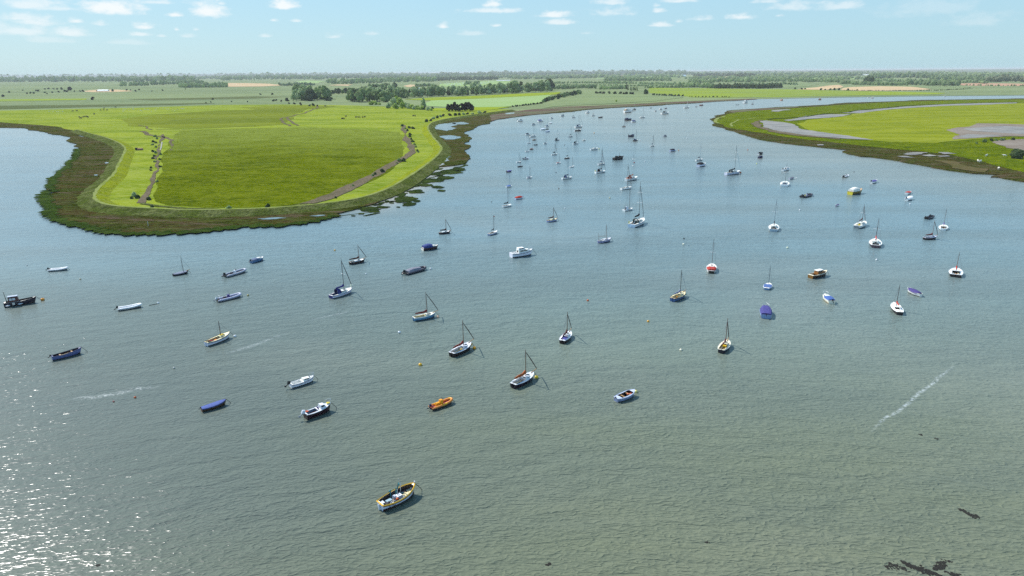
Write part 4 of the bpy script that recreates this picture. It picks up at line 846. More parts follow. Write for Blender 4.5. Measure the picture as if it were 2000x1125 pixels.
    def trunk_(x0, x1, wr, h, col, nm, winds=True, front=.35, base=0, wcol=GLASS, roof=None):
        t0, t1 = x0, x1; rings = []
        for i in range(5):
            t = t0 + (t1 - t0) * i / 4; w = min(wr * B_, hh(t) - .12); z = hz_(t) - .03 + base; zt = hz_(t0) + base + h * (1 - .12 * i / 4); x = hx(t)
            sh = -h * front if i == 4 else (h * .08 if i == 0 else 0)
            rings.append([(x, -w, z), (x + sh, -w * .86, zt), (x + sh, 0, zt + h * .1), (x + sh, w * .86, zt), (x, w, z)])
        o = MB().loft(rings, 0, True, True).build(nm, paint(col, .35), root)
        if winds:
            n = 2 if L_ > 5.5 else 1; xa, xb = hx(t0 + (t1 - t0) * .12), hx(t0 + (t1 - t0) * .72)
            for i in range(n):
                q0, q1 = xa + (xb - xa) * (i + .06) / n, xa + (xb - xa) * (i + .9) / n
                ta = (q0 + q1) / 2 / L_ + .5; w = min(wr * B_, hh(ta + .05) - .12); z = hz_(ta) + base
                mm = MB(); side_panel(mm, q0, q1, w * .955 + .02, z + h * .4, z + h * .78, w * .05); mm.build('window', wcol, o)
            w = rings[4]
            if front > .5:
                a, b = rings[4][0], rings[4][1]; d = .02
                pts = [Vector((a[0] * (1 - k) + b[0] * k + d, y, a[2] * (1 - k) + b[2] * k + d)) for k, y in ((.3, a[1] * .8), (.88, b[1] * .85), (.88, -b[1] * .85), (.3, -a[1] * .8))]
                mm = MB().add(pts + [p - Vector((.03, 0, .03)) for p in pts], [(0, 1, 2, 3), (4, 5, 6, 7), (0, 1, 5, 4), (1, 2, 6, 5), (2, 3, 7, 6), (3, 0, 4, 7)]); mm.build('windscreen', wcol, o)
        if roof:
            za = hz_(t0) + base + h; w = wr * B_
            MB().box(((hx(t0) + hx(t1)) / 2 - .05, 0, za + h * .06), ((x1 - x0) * L_ * .98, w * 2.0, .09), 0, 0, 0, .94).build('roof', paint(roof, .4), o)
        return o
    if P.get('cabin'):
        x0, x1, w, h = P['cabin']; cab = trunk_(x0, x1, w, h * L_ / 6, P.get('cabincol', P['deck']), 'cabin', True, P.get('front', .6))
        if L_ > 4.5: MB().box((hx(x0) - .012, 0, hz_(x0) + h * L_ / 6 * .42), (.03, .52, h * L_ / 6 * .72)).build('companionway', paint((44, 32, 30), .5), cab)
        if ty in ('yacht', 'gaff'):
            t = (x0 + x1) / 2 + .08; MB().box((hx(t), 0, hz_(x0) + h * L_ / 6 * 1.05), (.5, .48, .08)).build('hatch', paint(P.get('hatch', (70, 78, 92)), .3), cab)
    if P.get('tall'):
        x0, x1, w, h = P['tall']; trunk_(x0, x1, w, h * L_ / 6, WHT, 'wheelhouse', True, .9, P['cabin'][3] * L_ / 6 * .85)
    if P.get('house'):
        x0, x1, w, h, wall, roof = P['house']; trunk_(x0, x1, w, h * L_ / 6, wall, 'wheelhouse', True, .12, -.1, paint(P.get('pane', (30, 34, 40)), .15), roof)
    if P.get('canopy'):
        x0, x1, col, h = P['canopy']; h *= L_ / 6; rings = []
        for i in range(6):
            k = i / 5; t = x0 + (x1 - x0) * k; w = hh(t) * .98; z = hz_(t) + .02; hh_ = h * (.45 + .55 * math.sin(math.pi * min(1, .12 + .62 * k))) * (1 if k < .9 else .9)
            rings.append([(hx(t), -w, z), (hx(t), -w * .88, z + hh_ * .7), (hx(t), -w * .5, z + hh_), (hx(t), w * .5, z + hh_), (hx(t), w * .88, z + hh_ * .7), (hx(t), w, z)])
        MB().loft(rings, 0, False, True).build('canopy', cloth(col), root)
    if P.get('cover'):
        x0, x1, col, h = P['cover']; h *= L_ / 5; rings = []
        for i in range(9):
            k = i / 8; t = x0 + (x1 - x0) * k; w = hh(t) + .05; z = hz_(t) + .02; q = h * math.sin(math.pi * (.16 + .76 * k)) * rng.uniform(.88, 1.1)
            rings.append([(hx(t), -w, z - .12), (hx(t), -w, z), (hx(t), -w * .55, z + q * .72), (hx(t), 0, z + q), (hx(t), w * .55, z + q * .72), (hx(t), w, z), (hx(t), w, z - .12)])
        MB().loft(rings, 0, False, True).build('cover', cloth(col), root)
    if P.get('hood'):
        xh = P['cabin'][0]; w = P['cabin'][2] * B_; z = hz_(xh) + .02; h = P['cabin'][3] * L_ / 6; rings = []
        for dx, s_ in ((-.75, .95), (-.3, 1.0), (.2, .75), (.45, .3)):
            q = h + .75 * s_
            rings.append([(hx(xh) + dx, -w, z), (hx(xh) + dx, -w * .9, z + q * .75), (hx(xh) + dx, -w * .4, z + q), (hx(xh) + dx, w * .4, z + q), (hx(xh) + dx, w * .9, z + q * .75), (hx(xh) + dx, w, z)])
        MB().loft(rings, 0, False, False).build('spray_hood', cloth(P['hood']), root)
    if P.get('motor'): outboard(root, hx(0), hz_(0), P['motor'], max(.7, L_ / 5) * P.get('ms', 1))
    sc_ = F / (c.y * math.cos(TILT) + H * math.sin(TILT))
    if P.get('mast'):
        mh = P['mast'] / sc_ / .97; tm = P['mx']; zb = hz_(tm) + (P['cabin'][3] * L_ / 6 * .8 if P.get('cabin') and P['cabin'][0] < tm < P['cabin'][1] else 0)
        mh = min(mh, L_ * 1.75); P['mr'] = max(P['mr'], .055)
        mt = MB().tube([(hx(tm), 0, zb - .1), (hx(tm) - mh * .012, 0, zb + mh * .6), (hx(tm) - mh * .02, 0, zb + mh)], [P['mr'], P['mr'] * .9, P['mr'] * .6], 7).build('mast', wood(P['mastcol']) if ty == 'gaff' else paint(P['mastcol'], .4), root)
        top = Vector((hx(tm) - mh * .018, 0, zb + mh * .92)); wire = paint((150, 155, 160), .4)
        for sg in (1, -1): MB().tube([top, (hx(tm - .03), sg * hh(tm) * .96, hz_(tm))], .018, 4).build('shroud', wire, mt)
        if ty == 'yacht':
            for q in ((.45, .72) if mh > 10 else (.5,)):
                MB().tube([(hx(tm), -B_ * .3, zb + mh * q), (hx(tm) - .05, 0, zb + mh * q + .05), (hx(tm), B_ * .3, zb + mh * q)], .04, 4).build('spreader', paint((225, 228, 230), .4), mt)
        bow = Vector((hx(1), 0, hz_(1)))
        if P.get('sprit'):
            e = Vector((hx(1) + L_ * P['sprit'], 0, hz_(1) + .22)); MB().tube([(hx(.86), 0, hz_(.86) + .08), e], [.07, .05], 6).build('bowsprit', wood((185, 140, 80)), root); bow = e
        if P.get('jib'): MB().tube([bow, bow.lerp(top, .5) + Vector((.05, 0, 0)), top], [.055, .085, .05], 6).build('furled_jib', cloth(P['jib']), root)
        else: MB().tube([bow, top], .02, 4).build('forestay', wire, root)
        if P.get('back', ty == 'yacht'): MB().tube([(hx(0), 0, hz_(0)), top], .018, 4).build('backstay', wire, root)
        if P.get('boom'):
            zb2 = zb + P.get('bz', .55 if ty == 'gaff' else .9); xl = P.get('bl', .52 if ty == 'gaff' else .36) * L_; bs = P.get('br', .15)
            pts = [Vector((hx(tm) - .08 - xl * i / 6, .04 * math.sin(i * 2.1), zb2 + (.28 if i == 0 else 0) + P.get('lift', 0) * i / 6)) for i in range(7)]
            MB().tube(pts, [bs * 1.25, bs * 1.15, bs * 1.05, bs, bs * .95, bs * .85, bs * .5], 7, 0, True, 1.35).build('sail_cover', cloth(P['boom']), root)
            MB().tube([(hx(tm), 0, zb2 - .14), (hx(tm) - xl - .15, 0, zb2 - .1 + P.get('lift', 0))], .05, 5).build('boom', wood((140, 105, 65)) if ty == 'gaff' else paint((190, 192, 196), .4), root)
            if P.get('peak'): MB().tube([pts[-1], top], .016, 4).build('topping_lift', wire, root)
        if P.get('mizzen'):
            zz = hz_(.03); MB().tube([(hx(.03), 0, zz - .2), (hx(.02), 0, zz + mh * .55)], [.05, .035], 6).build('mizzen_mast', wood(P['mastcol']), root)
            MB().tube([(hx(.62), 0, hz_(.6) + 1.0), (hx(.0), 0, hz_(.6) + 1.35)], .045, 5).build('yard', wood((150, 100, 70)), root)
        if P.get('flag'): MB().box((hx(tm) + .22, 0, zb + mh * .9), (.5, .03, .35)).build('flag', cloth(P['flag']), mt)
    if P.get('pole'):
        t, hpx = P['pole']; MB().tube([(hx(t), 0, hz_(t) - .3), (hx(t) - .25, 0, hz_(t) + hpx / sc_)], [.08, .05], 6).build('mast', wood((72, 50, 40)), root)
    if P.get('pulpit'):
        m = MB(); z = hz_(.95)
        m.tube([(hx(.84), hh(.84) * .9, z + .5), (hx(.97), hh(.97) * .9 + .1, z + .6), (hx(1.0) + .1, 0, z + .62), (hx(.97), -hh(.97) * .9 - .1, z + .6), (hx(.84), -hh(.84) * .9, z + .5)], .03, 4)
        for t, sg in ((.85, 1), (.85, -1), (.97, 1), (.97, -1)): m.tube([(hx(t), hh(t) * .9 * sg, hz_(t)), (hx(t), (hh(t) * .9 + .03) * sg, z + .55)], .025, 4)
        m.build('pulpit_rail', paint((205, 210, 215), .3), root)
    if ty in ('gaff', 'day') and L_ > 3.5:
        MB().box((hx(0) - .1, 0, hz_(0) * .45), (.16, .05, hz_(0) * 1.1)).build('rudder', paint(P.get('transom', P['hull']), .5), root)
        MB().tube([(hx(0) - .12, 0, hz_(0) + .06), (hx(.16), .1, hz_(0) + .16)], .03, 5).build('tiller', wood((160, 110, 60)), root)
    for i, (t, y, dz, sx, sy, sz, col, nm) in enumerate(P.get('gear', ())):
        g = MB()
        if nm in ('fender', 'float'): g.ball((hx(t), y * B_, dz), sx, 0, sz)
        elif nm in ('sail_bag', 'rope_heap', 'net_heap'):
            for q in range(4): g.add(*ico((hx(t) + rng.uniform(-.4, .4) * sx, y * B_ + rng.uniform(-.4, .4) * sy, dz + sz * .3), sx * .34, sz / sx * 1.1, .2, 1))
        else: g.box((hx(t), y * B_, dz), (sx, sy, sz), 0, rng.uniform(-.12, .12), 0, .93)
        g.build(nm, cloth(col), root)
    if P['rope']:
        z = hz_(1); MB().tube([(hx(1), 0, z - .05), (hx(1) + z * .45, 0, z * .4), (hx(1) + z * .75, 0, -.05)], .035, 5).build('mooring_rope', cloth((60, 52, 46)), root)
    return root, Hh
def rib(S, Bw, label, tube=(190, 196, 205), inner=(88, 90, 96), motor=BLK, console=(225, 228, 232), frame=False, cover=None, seat=(60, 60, 72), patch=None, two=False, name='inflatable_boat', up=True, keel=(90, 92, 100), rope=False):
    c, hd, L_ = lay(S, Bw); B_ = L_ * .38; r = min(.27, L_ * .05)
    root = empty(name, c, hd, label, 'inflatable boat', 'boats moored in the river'); BOATS.append(root)
    half = B_ / 2 - r; pts = []
    for i in range(21):
        k = i / 20; a = abs(k - .5) * 2
        if a > .45: x = -L_ / 2 + (1 - (a - .45) / .55) * L_ * .62; y = half
        else: th = (1 - a / .45) * math.pi / 2; x = L_ * .12 + math.sin(th) * L_ * .36; y = half * max(0, math.cos(th)) ** .8
        pts.append((x, y if k < .5 else -y, .38 + .28 * max(0, (x + L_ * .1) / (L_ * .6)) ** 2))
    n = len(pts); rad = [r * .55] + [r] * (n - 2) + [r * .55]
    m = MB(); m.tube(pts, rad, 10); nf = 10 * (n - 1)
    if patch:
        for i in range(n - 1):
            if (i // 2) % 3 == 1: m.m[i * 10:(i + 1) * 10] = [1] * 10
    tb = m.build('tube', [paint(tube, .45), paint(patch or tube, .45)], root, True)
    m = MB(); m.tube([(p[0], p[1] + (r * .97 if p[1] > 0 else -r * .97) * (1 if abs(p[1]) > .2 else 0), p[2] - .03) for p in pts], .04, 4); m.build('rubbing_strake', paint((60, 56, 70), .5), tb)
    m = MB(); st = [(-L_ / 2 + L_ * .03, half), (0, half), (L_ * .2, half * .9), (L_ * .36, half * .5), (L_ * .46, .05)]
    m.loft([[(x, -y, .5 if x > L_ * .3 else .26), (x, -y * .8, -.05), (x, y * .8, -.05), (x, y, .5 if x > L_ * .3 else .26)] for x, y in st], 0, False); m.build('hull', paint(keel, .5), root)
    m = MB(); m.loft([[(x, -y, .3 + .12 * (x > L_ * .3)), (x, y, .3 + .12 * (x > L_ * .3))] for x, y in st], 0, False); m.build('floor', paint(inner, .6), root)
    MB().box((-L_ * .44, 0, .5), (.1, half * 1.7, .5)).build('transom', paint(inner, .5), root)
    if console:
        co = MB().box((-.02 * L_, 0, .72), (.55, .6, .85), 0, 0, 0, .8).build('console', paint(console, .4), root); MB().box((.2, 0, 1.25), (.04, .5, .3), 0, 0, -.4).build('windscreen', GLASS, co)
        MB().box((-L_ * .17, 0, .58), (.75, .42, .5), 0, 0, 0, .9).build('seat', cloth(seat), root)
    if frame:
        x = -L_ * .38; MB().tube([(x, -half, .6), (x - .1, -half * .8, 1.35), (x - .1, half * .8, 1.35), (x, half, .6)], .045, 5).build('frame', paint((200, 204, 210), .3), root)
    if cover:
        rings = []
        for i in range(7):
            k = i / 6; x = -L_ * .4 + L_ * .62 * k; q = .35 + .45 * math.sin(math.pi * (.1 + .75 * k)); rings.append([(x, -half * 1.05, .5), (x, -half * .6, .5 + q * .8), (x, 0, .5 + q), (x, half * .6, .5 + q * .8), (x, half * 1.05, .5)])
        MB().loft(rings, 0, False, True).build('cover', cloth(cover), root)
    for y in ((-.3, .3) if two else (0,)):
        k0 = set(root.children); outboard(root, -L_ * .46, .55, motor, max(.75, L_ / 5.5), up)
        for o in set(root.children) - k0: o.location.y = y
    if rope: MB().tube([(L_ * .49, 0, .6), (L_ * .49 + .5, 0, -.05)], .035, 5).build('mooring_rope', cloth((60, 52, 46)), root)
    return root
def buoy(px, py, col, label, r=.28, grp='mooring buoys', top=None):
    root = empty('mooring_buoy', at(px, py, .0), 0, label, 'buoy', grp)
    MB().ball((0, 0, r * .45), r, 0, .92, 12).build('float', paint(col, .4), root, True)
    MB().tube([(0, 0, r * 1.2), (0, 0, r * 1.55)], [r * .22, r * .2], 6).build('ring', paint((70, 66, 62), .5), root)
    if top: MB().tube([(0, 0, r), (0, 0, top)], .05, 5).build('pole', paint((160, 190, 205), .4), root); MB().box((0, 0, top), (.3, .3, .45)).build('topmark', paint((30, 30, 36), .5), root)
    return root
PUR, BLU, RED, ORG = (74, 62, 150), (66, 96, 178), (214, 62, 48), (236, 132, 44)
# ---- the yellow rimmed fishing boat in front
root, Hh = boat('open', (743, 995), (811, 962), 'open white fishing boat with yellow gunwale and cluttered deck', name='fishing_boat', cat='fishing boat', B=.44, fb=.16, tw=.62, sheer=.5, hull=(206, 214, 232), boot=(70, 26, 26), rail=(240, 184, 30), rr=.1, well=(.04, .93, .45), inner=(58, 46, 52), thwarts=0, rope=True, stripe=(120, 56, 30), wl=.4,
  gear=[(.8, 0, .42, 1.0, 1.0, .3, (226, 214, 170), 'net_heap'), (.7, -.06, .38, .7, .8, .26, (214, 202, 160), 'rope_heap'), (.52, -.02, .52, .72, .6, .62, (226, 228, 232), 'engine_box'), (.45, -.14, .55, .2, .2, .9, (240, 110, 34), 'float'),
        (.44, .16, .5, .45, .4, .4, (190, 200, 214), 'fish_bin'), (.27, .1, .45, .8, .5, .22, (160, 190, 202), 'fish_bin'), (.26, -.22, .36, .7, .35, .2, (210, 208, 196), 'net_heap'), (.14, -.16, .5, .4, .4, .42, (70, 66, 74), 'winch'), (.1, .14, .55, .45, .6, .16, (205, 212, 220), 'aft_deck'), (.62, -.2, .42, .35, .4, .3, (150, 160, 170), 'fish_bin'), (.63, .2, .4, .5, .5, .3, (92, 80, 92), 'rope_heap'), (.36, -.05, .35, .5, .4, .2, (180, 150, 110), 'rope_heap'), (.2, .05, .4, .6, .6, .3, (40, 40, 60), 'net_heap'), (.4, -.3, .36, .5, .3, .3, (60, 56, 70), 'rope_heap'), (.74, .2, .42, .5, .4, .28, (92, 72, 84), 'net_heap')])
TEAL = paint((34, 138, 150), .45)
hx, hh = Hh.x, Hh.half
for pts in ([(hx(.4), hh(.4) * .8, .2), (hx(.4), hh(.4) * .75, 1.35), (hx(.33), hh(.4) * .5, 1.4)], [(hx(.52), hh(.5) * .55, .3), (hx(.53), hh(.5) * .5, 1.5)], [(hx(.56), hh(.5) * .75, .2), (hx(.62), hh(.5) * .6, 1.95), (hx(.6), hh(.5) * .3, 1.9)], [(hx(.58), -hh(.5) * .3, .5), (hx(.6), hh(.5) * .4, .7), (hx(.68), hh(.5) * .1, .6)]):
    MB().tube(pts, .075, 6).build('hauler_frame', TEAL, root)
MB().tube([(hx(.5), 0, .4), (hx(.5), .05, 1.6)], .05, 6).build('post', paint((180, 186, 196), .4), root)
MB().tube([(hx(.66), hh(.66) * .7, .5), (hx(.7), hh(.66) * .75, 1.5), (hx(.68), hh(.66) * 1.1, 2.2)], .045, 5).build('pole', paint((214, 210, 205), .5), root)
MB().tube([(hx(.4), -.25, .45), (hx(.25), -.5, .75), (hx(.2), -.75, .6)], .05, 5).build('pipe', paint((190, 200, 215), .4), root)
MB().tube([(hx(1) - .04, 0, Hh.zs(1) - .2), (hx(1) - .02, 0, Hh.zs(1) + .28)], .09, 6).build('stem_post', paint((214, 218, 232), .4), root)
MB().box((hx(0) - .12, 0, .3), (.22, .06, .95)).build('rudder', paint((225, 228, 235), .5), root)
cu = bpy.data.curves.new('registration', 'FONT'); cu.body = 'IH 200'; cu.size = .34; cu.extrude = .004; cu.align_x = 'CENTER'
tx = bpy.data.objects.new('registration_letters', cu); COL.objects.link(tx); dg = bpy.context.evaluated_depsgraph_get(); dg.update(); me = bpy.data.meshes.new_from_object(tx.evaluated_get(dg)); bpy.data.objects.remove(tx)
me.materials.clear(); me.materials.append(paint((34, 36, 48), .5)); tx = link(bpy.data.objects.new('registration_letters', me), root)
ta, tb = .12, .3; a = Vector((hx(ta), -hh(ta))); b = Vector((hx(tb), -hh(tb))); mid = (a + b) / 2; an = math.atan2(b.y - a.y, b.x - a.x)
tx.rotation_euler = (R(86), 0, an); tx.location = (mid.x + .03, mid.y * .985 - .035, Hh.zs(.2) * .38)
# ---- near boats
boat('work', (9, 599), (73, 590), 'dark workboat with red-brown wheelhouse, pale roof and short mast', hull=(34, 30, 58), boot=(44, 22, 30), house=(.14, .47, .3, 1.25, (104, 40, 34), (170, 182, 200)), pane=(200, 205, 210), pole=(.1, 21), well=(.06, .9, .38), rail=(60, 46, 52), B=.3, gear=[(.62, 0, .5, .5, .5, .3, (205, 200, 190), 'fish_bin'), (.3, -.52, .62, .5, .06, .5, (220, 214, 205), 'lifebuoy'), (.12, -.5, .4, .5, .08, .18, (230, 230, 230), 'fender'), (.5, -.52, .45, .5, .08, .18, (230, 230, 230), 'fender')])
rib((95, 530), (133, 527), 'white inflatable boat with black tilted outboard, farthest of the inflatables by the left edge', tube=(226, 228, 232), console=None, rope=True)
rib((230, 606.5), (277, 599), 'long bare white inflatable boat with black outboard', tube=(232, 234, 236), inner=(200, 204, 208), console=None)
boat('day', (338.5, 539), (368.5, 533), 'small covered sailing boat with short bare mast and grey cover', cover=(.02, .9, (140, 150, 176), .22), well=None, hull=(52, 42, 50), mast=31, mx=.68, sprit=.14, mastcol=(92, 64, 50), rope=True)
rib((439, 541.5), (480, 530), 'grey inflatable boat with pale console and black outboard', tube=(176, 182, 200))
boat('cuddy', (491, 514), (515, 507), 'little white cabin boat with blue-grey cover and pale blue hull', hull=(90, 140, 196), canopy=(.04, .5, (110, 132, 170), .6), B=.42, motor=(50, 50, 60))
rib((424, 589.5), (471, 578.5), 'grey inflatable boat with blue cover on its console', tube=(186, 190, 214), console=PUR, motor=(196, 206, 214), frame=True, rope=True)
boat('yacht', (646, 583), (689, 569), 'white yacht with bright blue sail cover, blue cockpit dodgers and blue transom', transom=(58, 58, 150), boom=(56, 52, 158), mast=61, hood=(48, 56, 140), hull=(214, 214, 234), mastcol=(64, 52, 62), jib=(50, 44, 54), pulpit=True, well=(.05, .36, .3), inner=(80, 90, 160), B=.36, gear=[(.96, .0, 1.5, .3, .3, .9, (206, 214, 190), 'fender')])
boat('gaff', (684, 516.5), (712.5, 511), 'dark hulled sailing boat with brown boom cover and white covered cockpit', hull=(42, 34, 40), mast=29, well=(.05, .3, .3), cabin=(.3, .72, .3, .26), deck=(228, 230, 230), boom=(110, 56, 44), bl=.62, sprit=.1, k=1.05)
boat('gaff', (859, 457.5), (879, 455), 'white topped sailing boat with brown boom next to the blue canopy boat', hull=(46, 40, 52), mast=24, well=(.05, .25, .3), cabin=(.25, .72, .32, .24), deck=(236, 238, 240), boom=(110, 60, 48), sprit=.06, k=1.1)
boat('canopy', (827, 489), (854, 485), 'cabin boat with tall slanting blue canopy and dark maroon hull', hull=(66, 34, 46), transom=(226, 220, 208), canopy=(.05, .58, (48, 76, 160), 1.05), pulpit=True, motor=None, k=1.15, B=.42)
rib((790, 536.5), (831, 525.5), 'dark grey inflatable boat under a grey fabric cover', tube=(76, 74, 92), cover=(150, 152, 168), console=None, rope=True)
boat('gaff', (808, 626.5), (851, 618), 'pale blue gaff sailing boat with red furled sail on its boom', hull=(104, 164, 206), mast=44, deck=(230, 228, 210), rail=(240, 240, 235), inner=(214, 204, 160), boom=(150, 48, 48), sprit=.13)
boat('gaff', (882, 697), (920, 678), 'maroon gaff sailing boat with red boom cover and two yellow floats', mast=51, deck=(214, 218, 226), inner=(196, 198, 200), boom=(168, 62, 44), rail=(225, 226, 228), gear=[(.97, -.1, .7, .24, .2, 1, (238, 178, 30), 'fender'), (.5, 0, .45, .4, .4, .3, (226, 196, 90), 'sail_bag')])
boat('gaff', (1002, 758), (1042, 737), 'dark purple gaff sailing boat with thick orange furled sail', hull=(48, 26, 52), mast=54, deck=(222, 228, 232), inner=(206, 210, 214), boom=(206, 104, 36), br=.19, rail=(225, 228, 232), gear=[(.48, 0, .5, .5, .3, .2, (70, 70, 74), 'sail_bag'), (.62, .06, 1.0, .7, .12, .12, (190, 60, 48), 'oar')])
boat('gaff', (1098, 671), (1113, 655), 'gaff sailing boat with a blue cockpit cover and dark brown sail', mast=45, deck=(228, 230, 232), inner=(88, 92, 178), boom=(110, 50, 40), rail=(226, 228, 230), well=(.1, .48, .3), k=1.05, gear=[(.97, -.12, .6, .22, .2, 1, (236, 104, 52), 'fender'), (.27, 0, .5, 1.5, 1.0, .1, (84, 90, 182), 'cockpit_cover')])
boat('gaff', (403, 676), (450, 658), 'white open sailing boat with bare stumpy mast and orange bags aboard', hull=(214, 216, 230), mast=29, mastcol=(82, 50, 40), jib=None, sprit=None, boom=None, deck=(230, 222, 180), rail=(120, 116, 96), inner=(190, 170, 130), stripe=(90, 90, 110), gear=[(.33, -.1, .55, .8, .4, .3, (238, 140, 34), 'sail_bag'), (.22, .08, .55, .6, .4, .3, (190, 50, 44), 'sail_bag'), (.66, 0, 1.15, .7, .5, .14, (232, 196, 60), 'hatch_cover')], B=.36)
boat('open', (102, 704), (161, 689), 'long open boat with pale blue side, dark inside and loose oars', hull=(112, 128, 190), transom=(170, 180, 205), inner=(54, 26, 34), deck=(96, 110, 168), rail=(66, 70, 120), B=.3, thwarts=2, rope=True, motor=(70, 44, 40), ms=.6, gear=[(.5, -.05, .55, 1.6, .12, .08, (222, 206, 140), 'oar'), (.45, .08, .55, 1.7, .12, .08, (214, 196, 130), 'oar'), (.85, 0, .55, .3, .3, .25, (236, 214, 40), 'can'), (.76, .05, .5, .3, .3, .25, (90, 150, 200), 'can')])
boat('cuddy', (568, 757), (614, 743), 'small white cabin boat with large black tilted outboard', hull=(226, 228, 240), stripe=(110, 90, 120), inner=(228, 228, 224), rope=True, pulpit=True, ms=1.25, B=.36, cabin=(.5, .86, .32, .5), front=1.0)
boat('cover', (394, 804), (443, 789), 'narrow boat under a flat blue cover with varnished dark side', hull=(84, 64, 40), transom=(150, 90, 60), cover=(.0, .98, (84, 110, 190), .12), B=.34, rope=True, motor=(60, 60, 66), ms=.5)
boat('cuddy', (597, 818), (647, 800), 'dark maroon fishing boat with white cuddy, blue doorway and silver outboard', hull=(58, 22, 38), deck=(228, 232, 236), inner=(140, 152, 176), motor=(206, 212, 224), ms=1.3, rope=True, pulpit=True, cabin=(.55, .78, .3, .85), front=.75, cabincol=(226, 228, 232), B=.38, fb=.2, rail=(222, 224, 226), gear=[(.5, .06, .8, .12, .8, .75, (52, 44, 110), 'door_curtain'), (.9, 0, 1.35, .3, .3, .25, (232, 206, 60), 'float'), (.36, .1, .4, .9, .4, .25, (84, 50, 48), 'fish_bin'), (.12, .3, .9, .3, .2, .2, (220, 96, 44), 'float')])
rib((841, 800.5), (883, 785.5), 'orange inflatable rescue boat with yellow covers', tube=(238, 150, 60), patch=(240, 178, 30), inner=(206, 90, 76), console=(244, 166, 20), seat=(244, 166, 20), motor=(52, 44, 84), frame=False, keel=(70, 40, 72), rope=True)
boat('open', (1203, 784.5), (1239, 771), 'grey-blue rowing boat with pale thwarts and an orange bag', hull=(150, 166, 206), inner=(62, 34, 36), deck=(190, 200, 220), rail=(190, 200, 220), well=(.2, .82, .36), thwarts=2, motor=(40, 40, 48), ms=.5, B=.42, gear=[(.68, 0, .5, .6, .6, .3, (232, 120, 84), 'sail_bag')])
boat('day', (955, 460), (970.5, 455), 'slim white racing dinghy with dark cockpit and orange pennant on its mast', mast=33, flag=(230, 110, 70), B=.34, hull=(180, 190, 214), inner=(50, 52, 60), well=(.12, .6, .32), mastcol=(76, 60, 54), boom=(46, 44, 52), bl=.3, br=.1, k=1.1)
boat('cruiser', (998, 502.5), (1040, 497), 'white motor cruiser with dark blue side band and hardtop', stripe=(28, 26, 52), inner=(236, 236, 236), pulpit=True, rope=True, hull=(226, 228, 242))
boat('gaff', (1070.5, 433.5), (1087, 429.5), 'white sailing boat with brown boom and cream cabin, alone beyond the big motor cruiser', hull=(170, 180, 222), mast=22, deck=(238, 228, 190), boom=(120, 66, 50), sprit=.04, jib=(90, 80, 80), cabin=(.35, .72, .3, .4), well=(.06, .34, .3), B=.4, k=1.1)
boat('day', (983, 404.5), (998, 401), 'white dinghy with dark cover slung on its boom and thin dark mast', mast=35, boom=(38, 36, 50), inner=(70, 30, 34), k=1.05, B=.4, bl=.5, br=.16)
boat('gaff', (1168.5, 475), (1193, 470.5), 'pale lavender two masted boat with a yard between its masts', hull=(168, 172, 214), stripe=(92, 92, 130), mast=27, mizzen=True, boom=None, jib=None, sprit=None, deck=(214, 216, 222), cabin=(.36, .8, .28, .34), well=(.06, .34, .3), tw=.4, rail=(190, 190, 215), mastcol=(128, 96, 80))
boat('yacht', (1389, 537), (1390, 519), 'white yacht seen from astern with a red cockpit cover', transom=(40, 36, 28), mast=52, hatch=RED, inner=RED, boom=None, mx=.6, mastcol=(104, 100, 98), jib=None, canopy=(.06, .42, RED, .5), well=None, rope=False, k=.72, B=.4)
boat('gaff', (1313, 589), (1337, 577.5), 'blue gaff sailing boat with cream deck and tall black mast', hull=(84, 128, 190), mast=47, mastcol=(52, 44, 42), boom=(150, 156, 190), jib=(190, 200, 206), deck=(230, 220, 178), inner=(212, 196, 150), sprit=.1, stripe=(40, 40, 60), gear=[(.36, 0, .5, .5, .3, .4, (222, 152, 60), 'sail_bag'), (.96, -.16, .6, .3, .2, .9, (206, 222, 206), 'fender')])
boat('day', (1496.5, 567.5), (1502, 556.5), 'round white dinghy with a light blue cockpit cover and faint mast', mast=36, hull=(120, 170, 222), deck=(238, 238, 232), inner=BLU, rail=(240, 240, 236), canopy=(.14, .72, (92, 128, 196), .12), well=None, mx=.8, mastcol=(110, 130, 145), mr=.055, B=.48, k=.8)
boat('gaff', (1408, 690), (1421, 672.5), 'dark blue gaff sailing boat with yellow box in its cockpit', hull=(40, 34, 58), mast=50, mastcol=(120, 74, 56), boom=(130, 36, 44), br=.11, deck=(230, 222, 196), inner=(196, 182, 140), rail=(226, 224, 214), sprit=.08, gear=[(.5, 0, .55, .4, .7, .34, (240, 196, 20), 'locker'), (.26, .05, .4, .4, .2, .2, (90, 80, 60), 'rope_heap')])
boat('canopy', (1496, 624), (1494, 605), 'broad boat seen from astern under a full purple cover', transom=(140, 170, 220), hull=(150, 176, 220), canopy=(.02, .85, (84, 80, 164), .55), cabin=None, pulpit=True, motor=(60, 40, 70), ms=.6, B=.44, k=.85)
boat('work', (1583, 543.5), (1613, 537), 'varnished brown launch with white roofed open shelter', hull=(70, 44, 26), transom=(170, 120, 40), rail=(226, 220, 204), house=(.32, .68, .3, .95, (196, 128, 60), (230, 230, 226)), pane=(40, 24, 22), inner=(70, 36, 30), fb=.14, k=1.05, deck=(222, 210, 180))
boat('canopy', (1626, 594.5), (1608, 580), 'white cabin boat with sky blue cockpit cover and yellow waterline, bow to the left', canopy=(.06, .58, (84, 124, 206), .5), hull=(236, 232, 214), boot=(226, 160, 50), cabin=(.56, .84, .33, .42), pulpit=True, B=.42, k=.85, front=1.0)
boat('cover', (1798.5, 580), (1772, 568.5), 'white dinghy with a domed violet cover, bow pointing left', cover=(.14, .86, (86, 74, 152), .42), hull=(232, 230, 226), tw=.35, B=.4, motor=None)
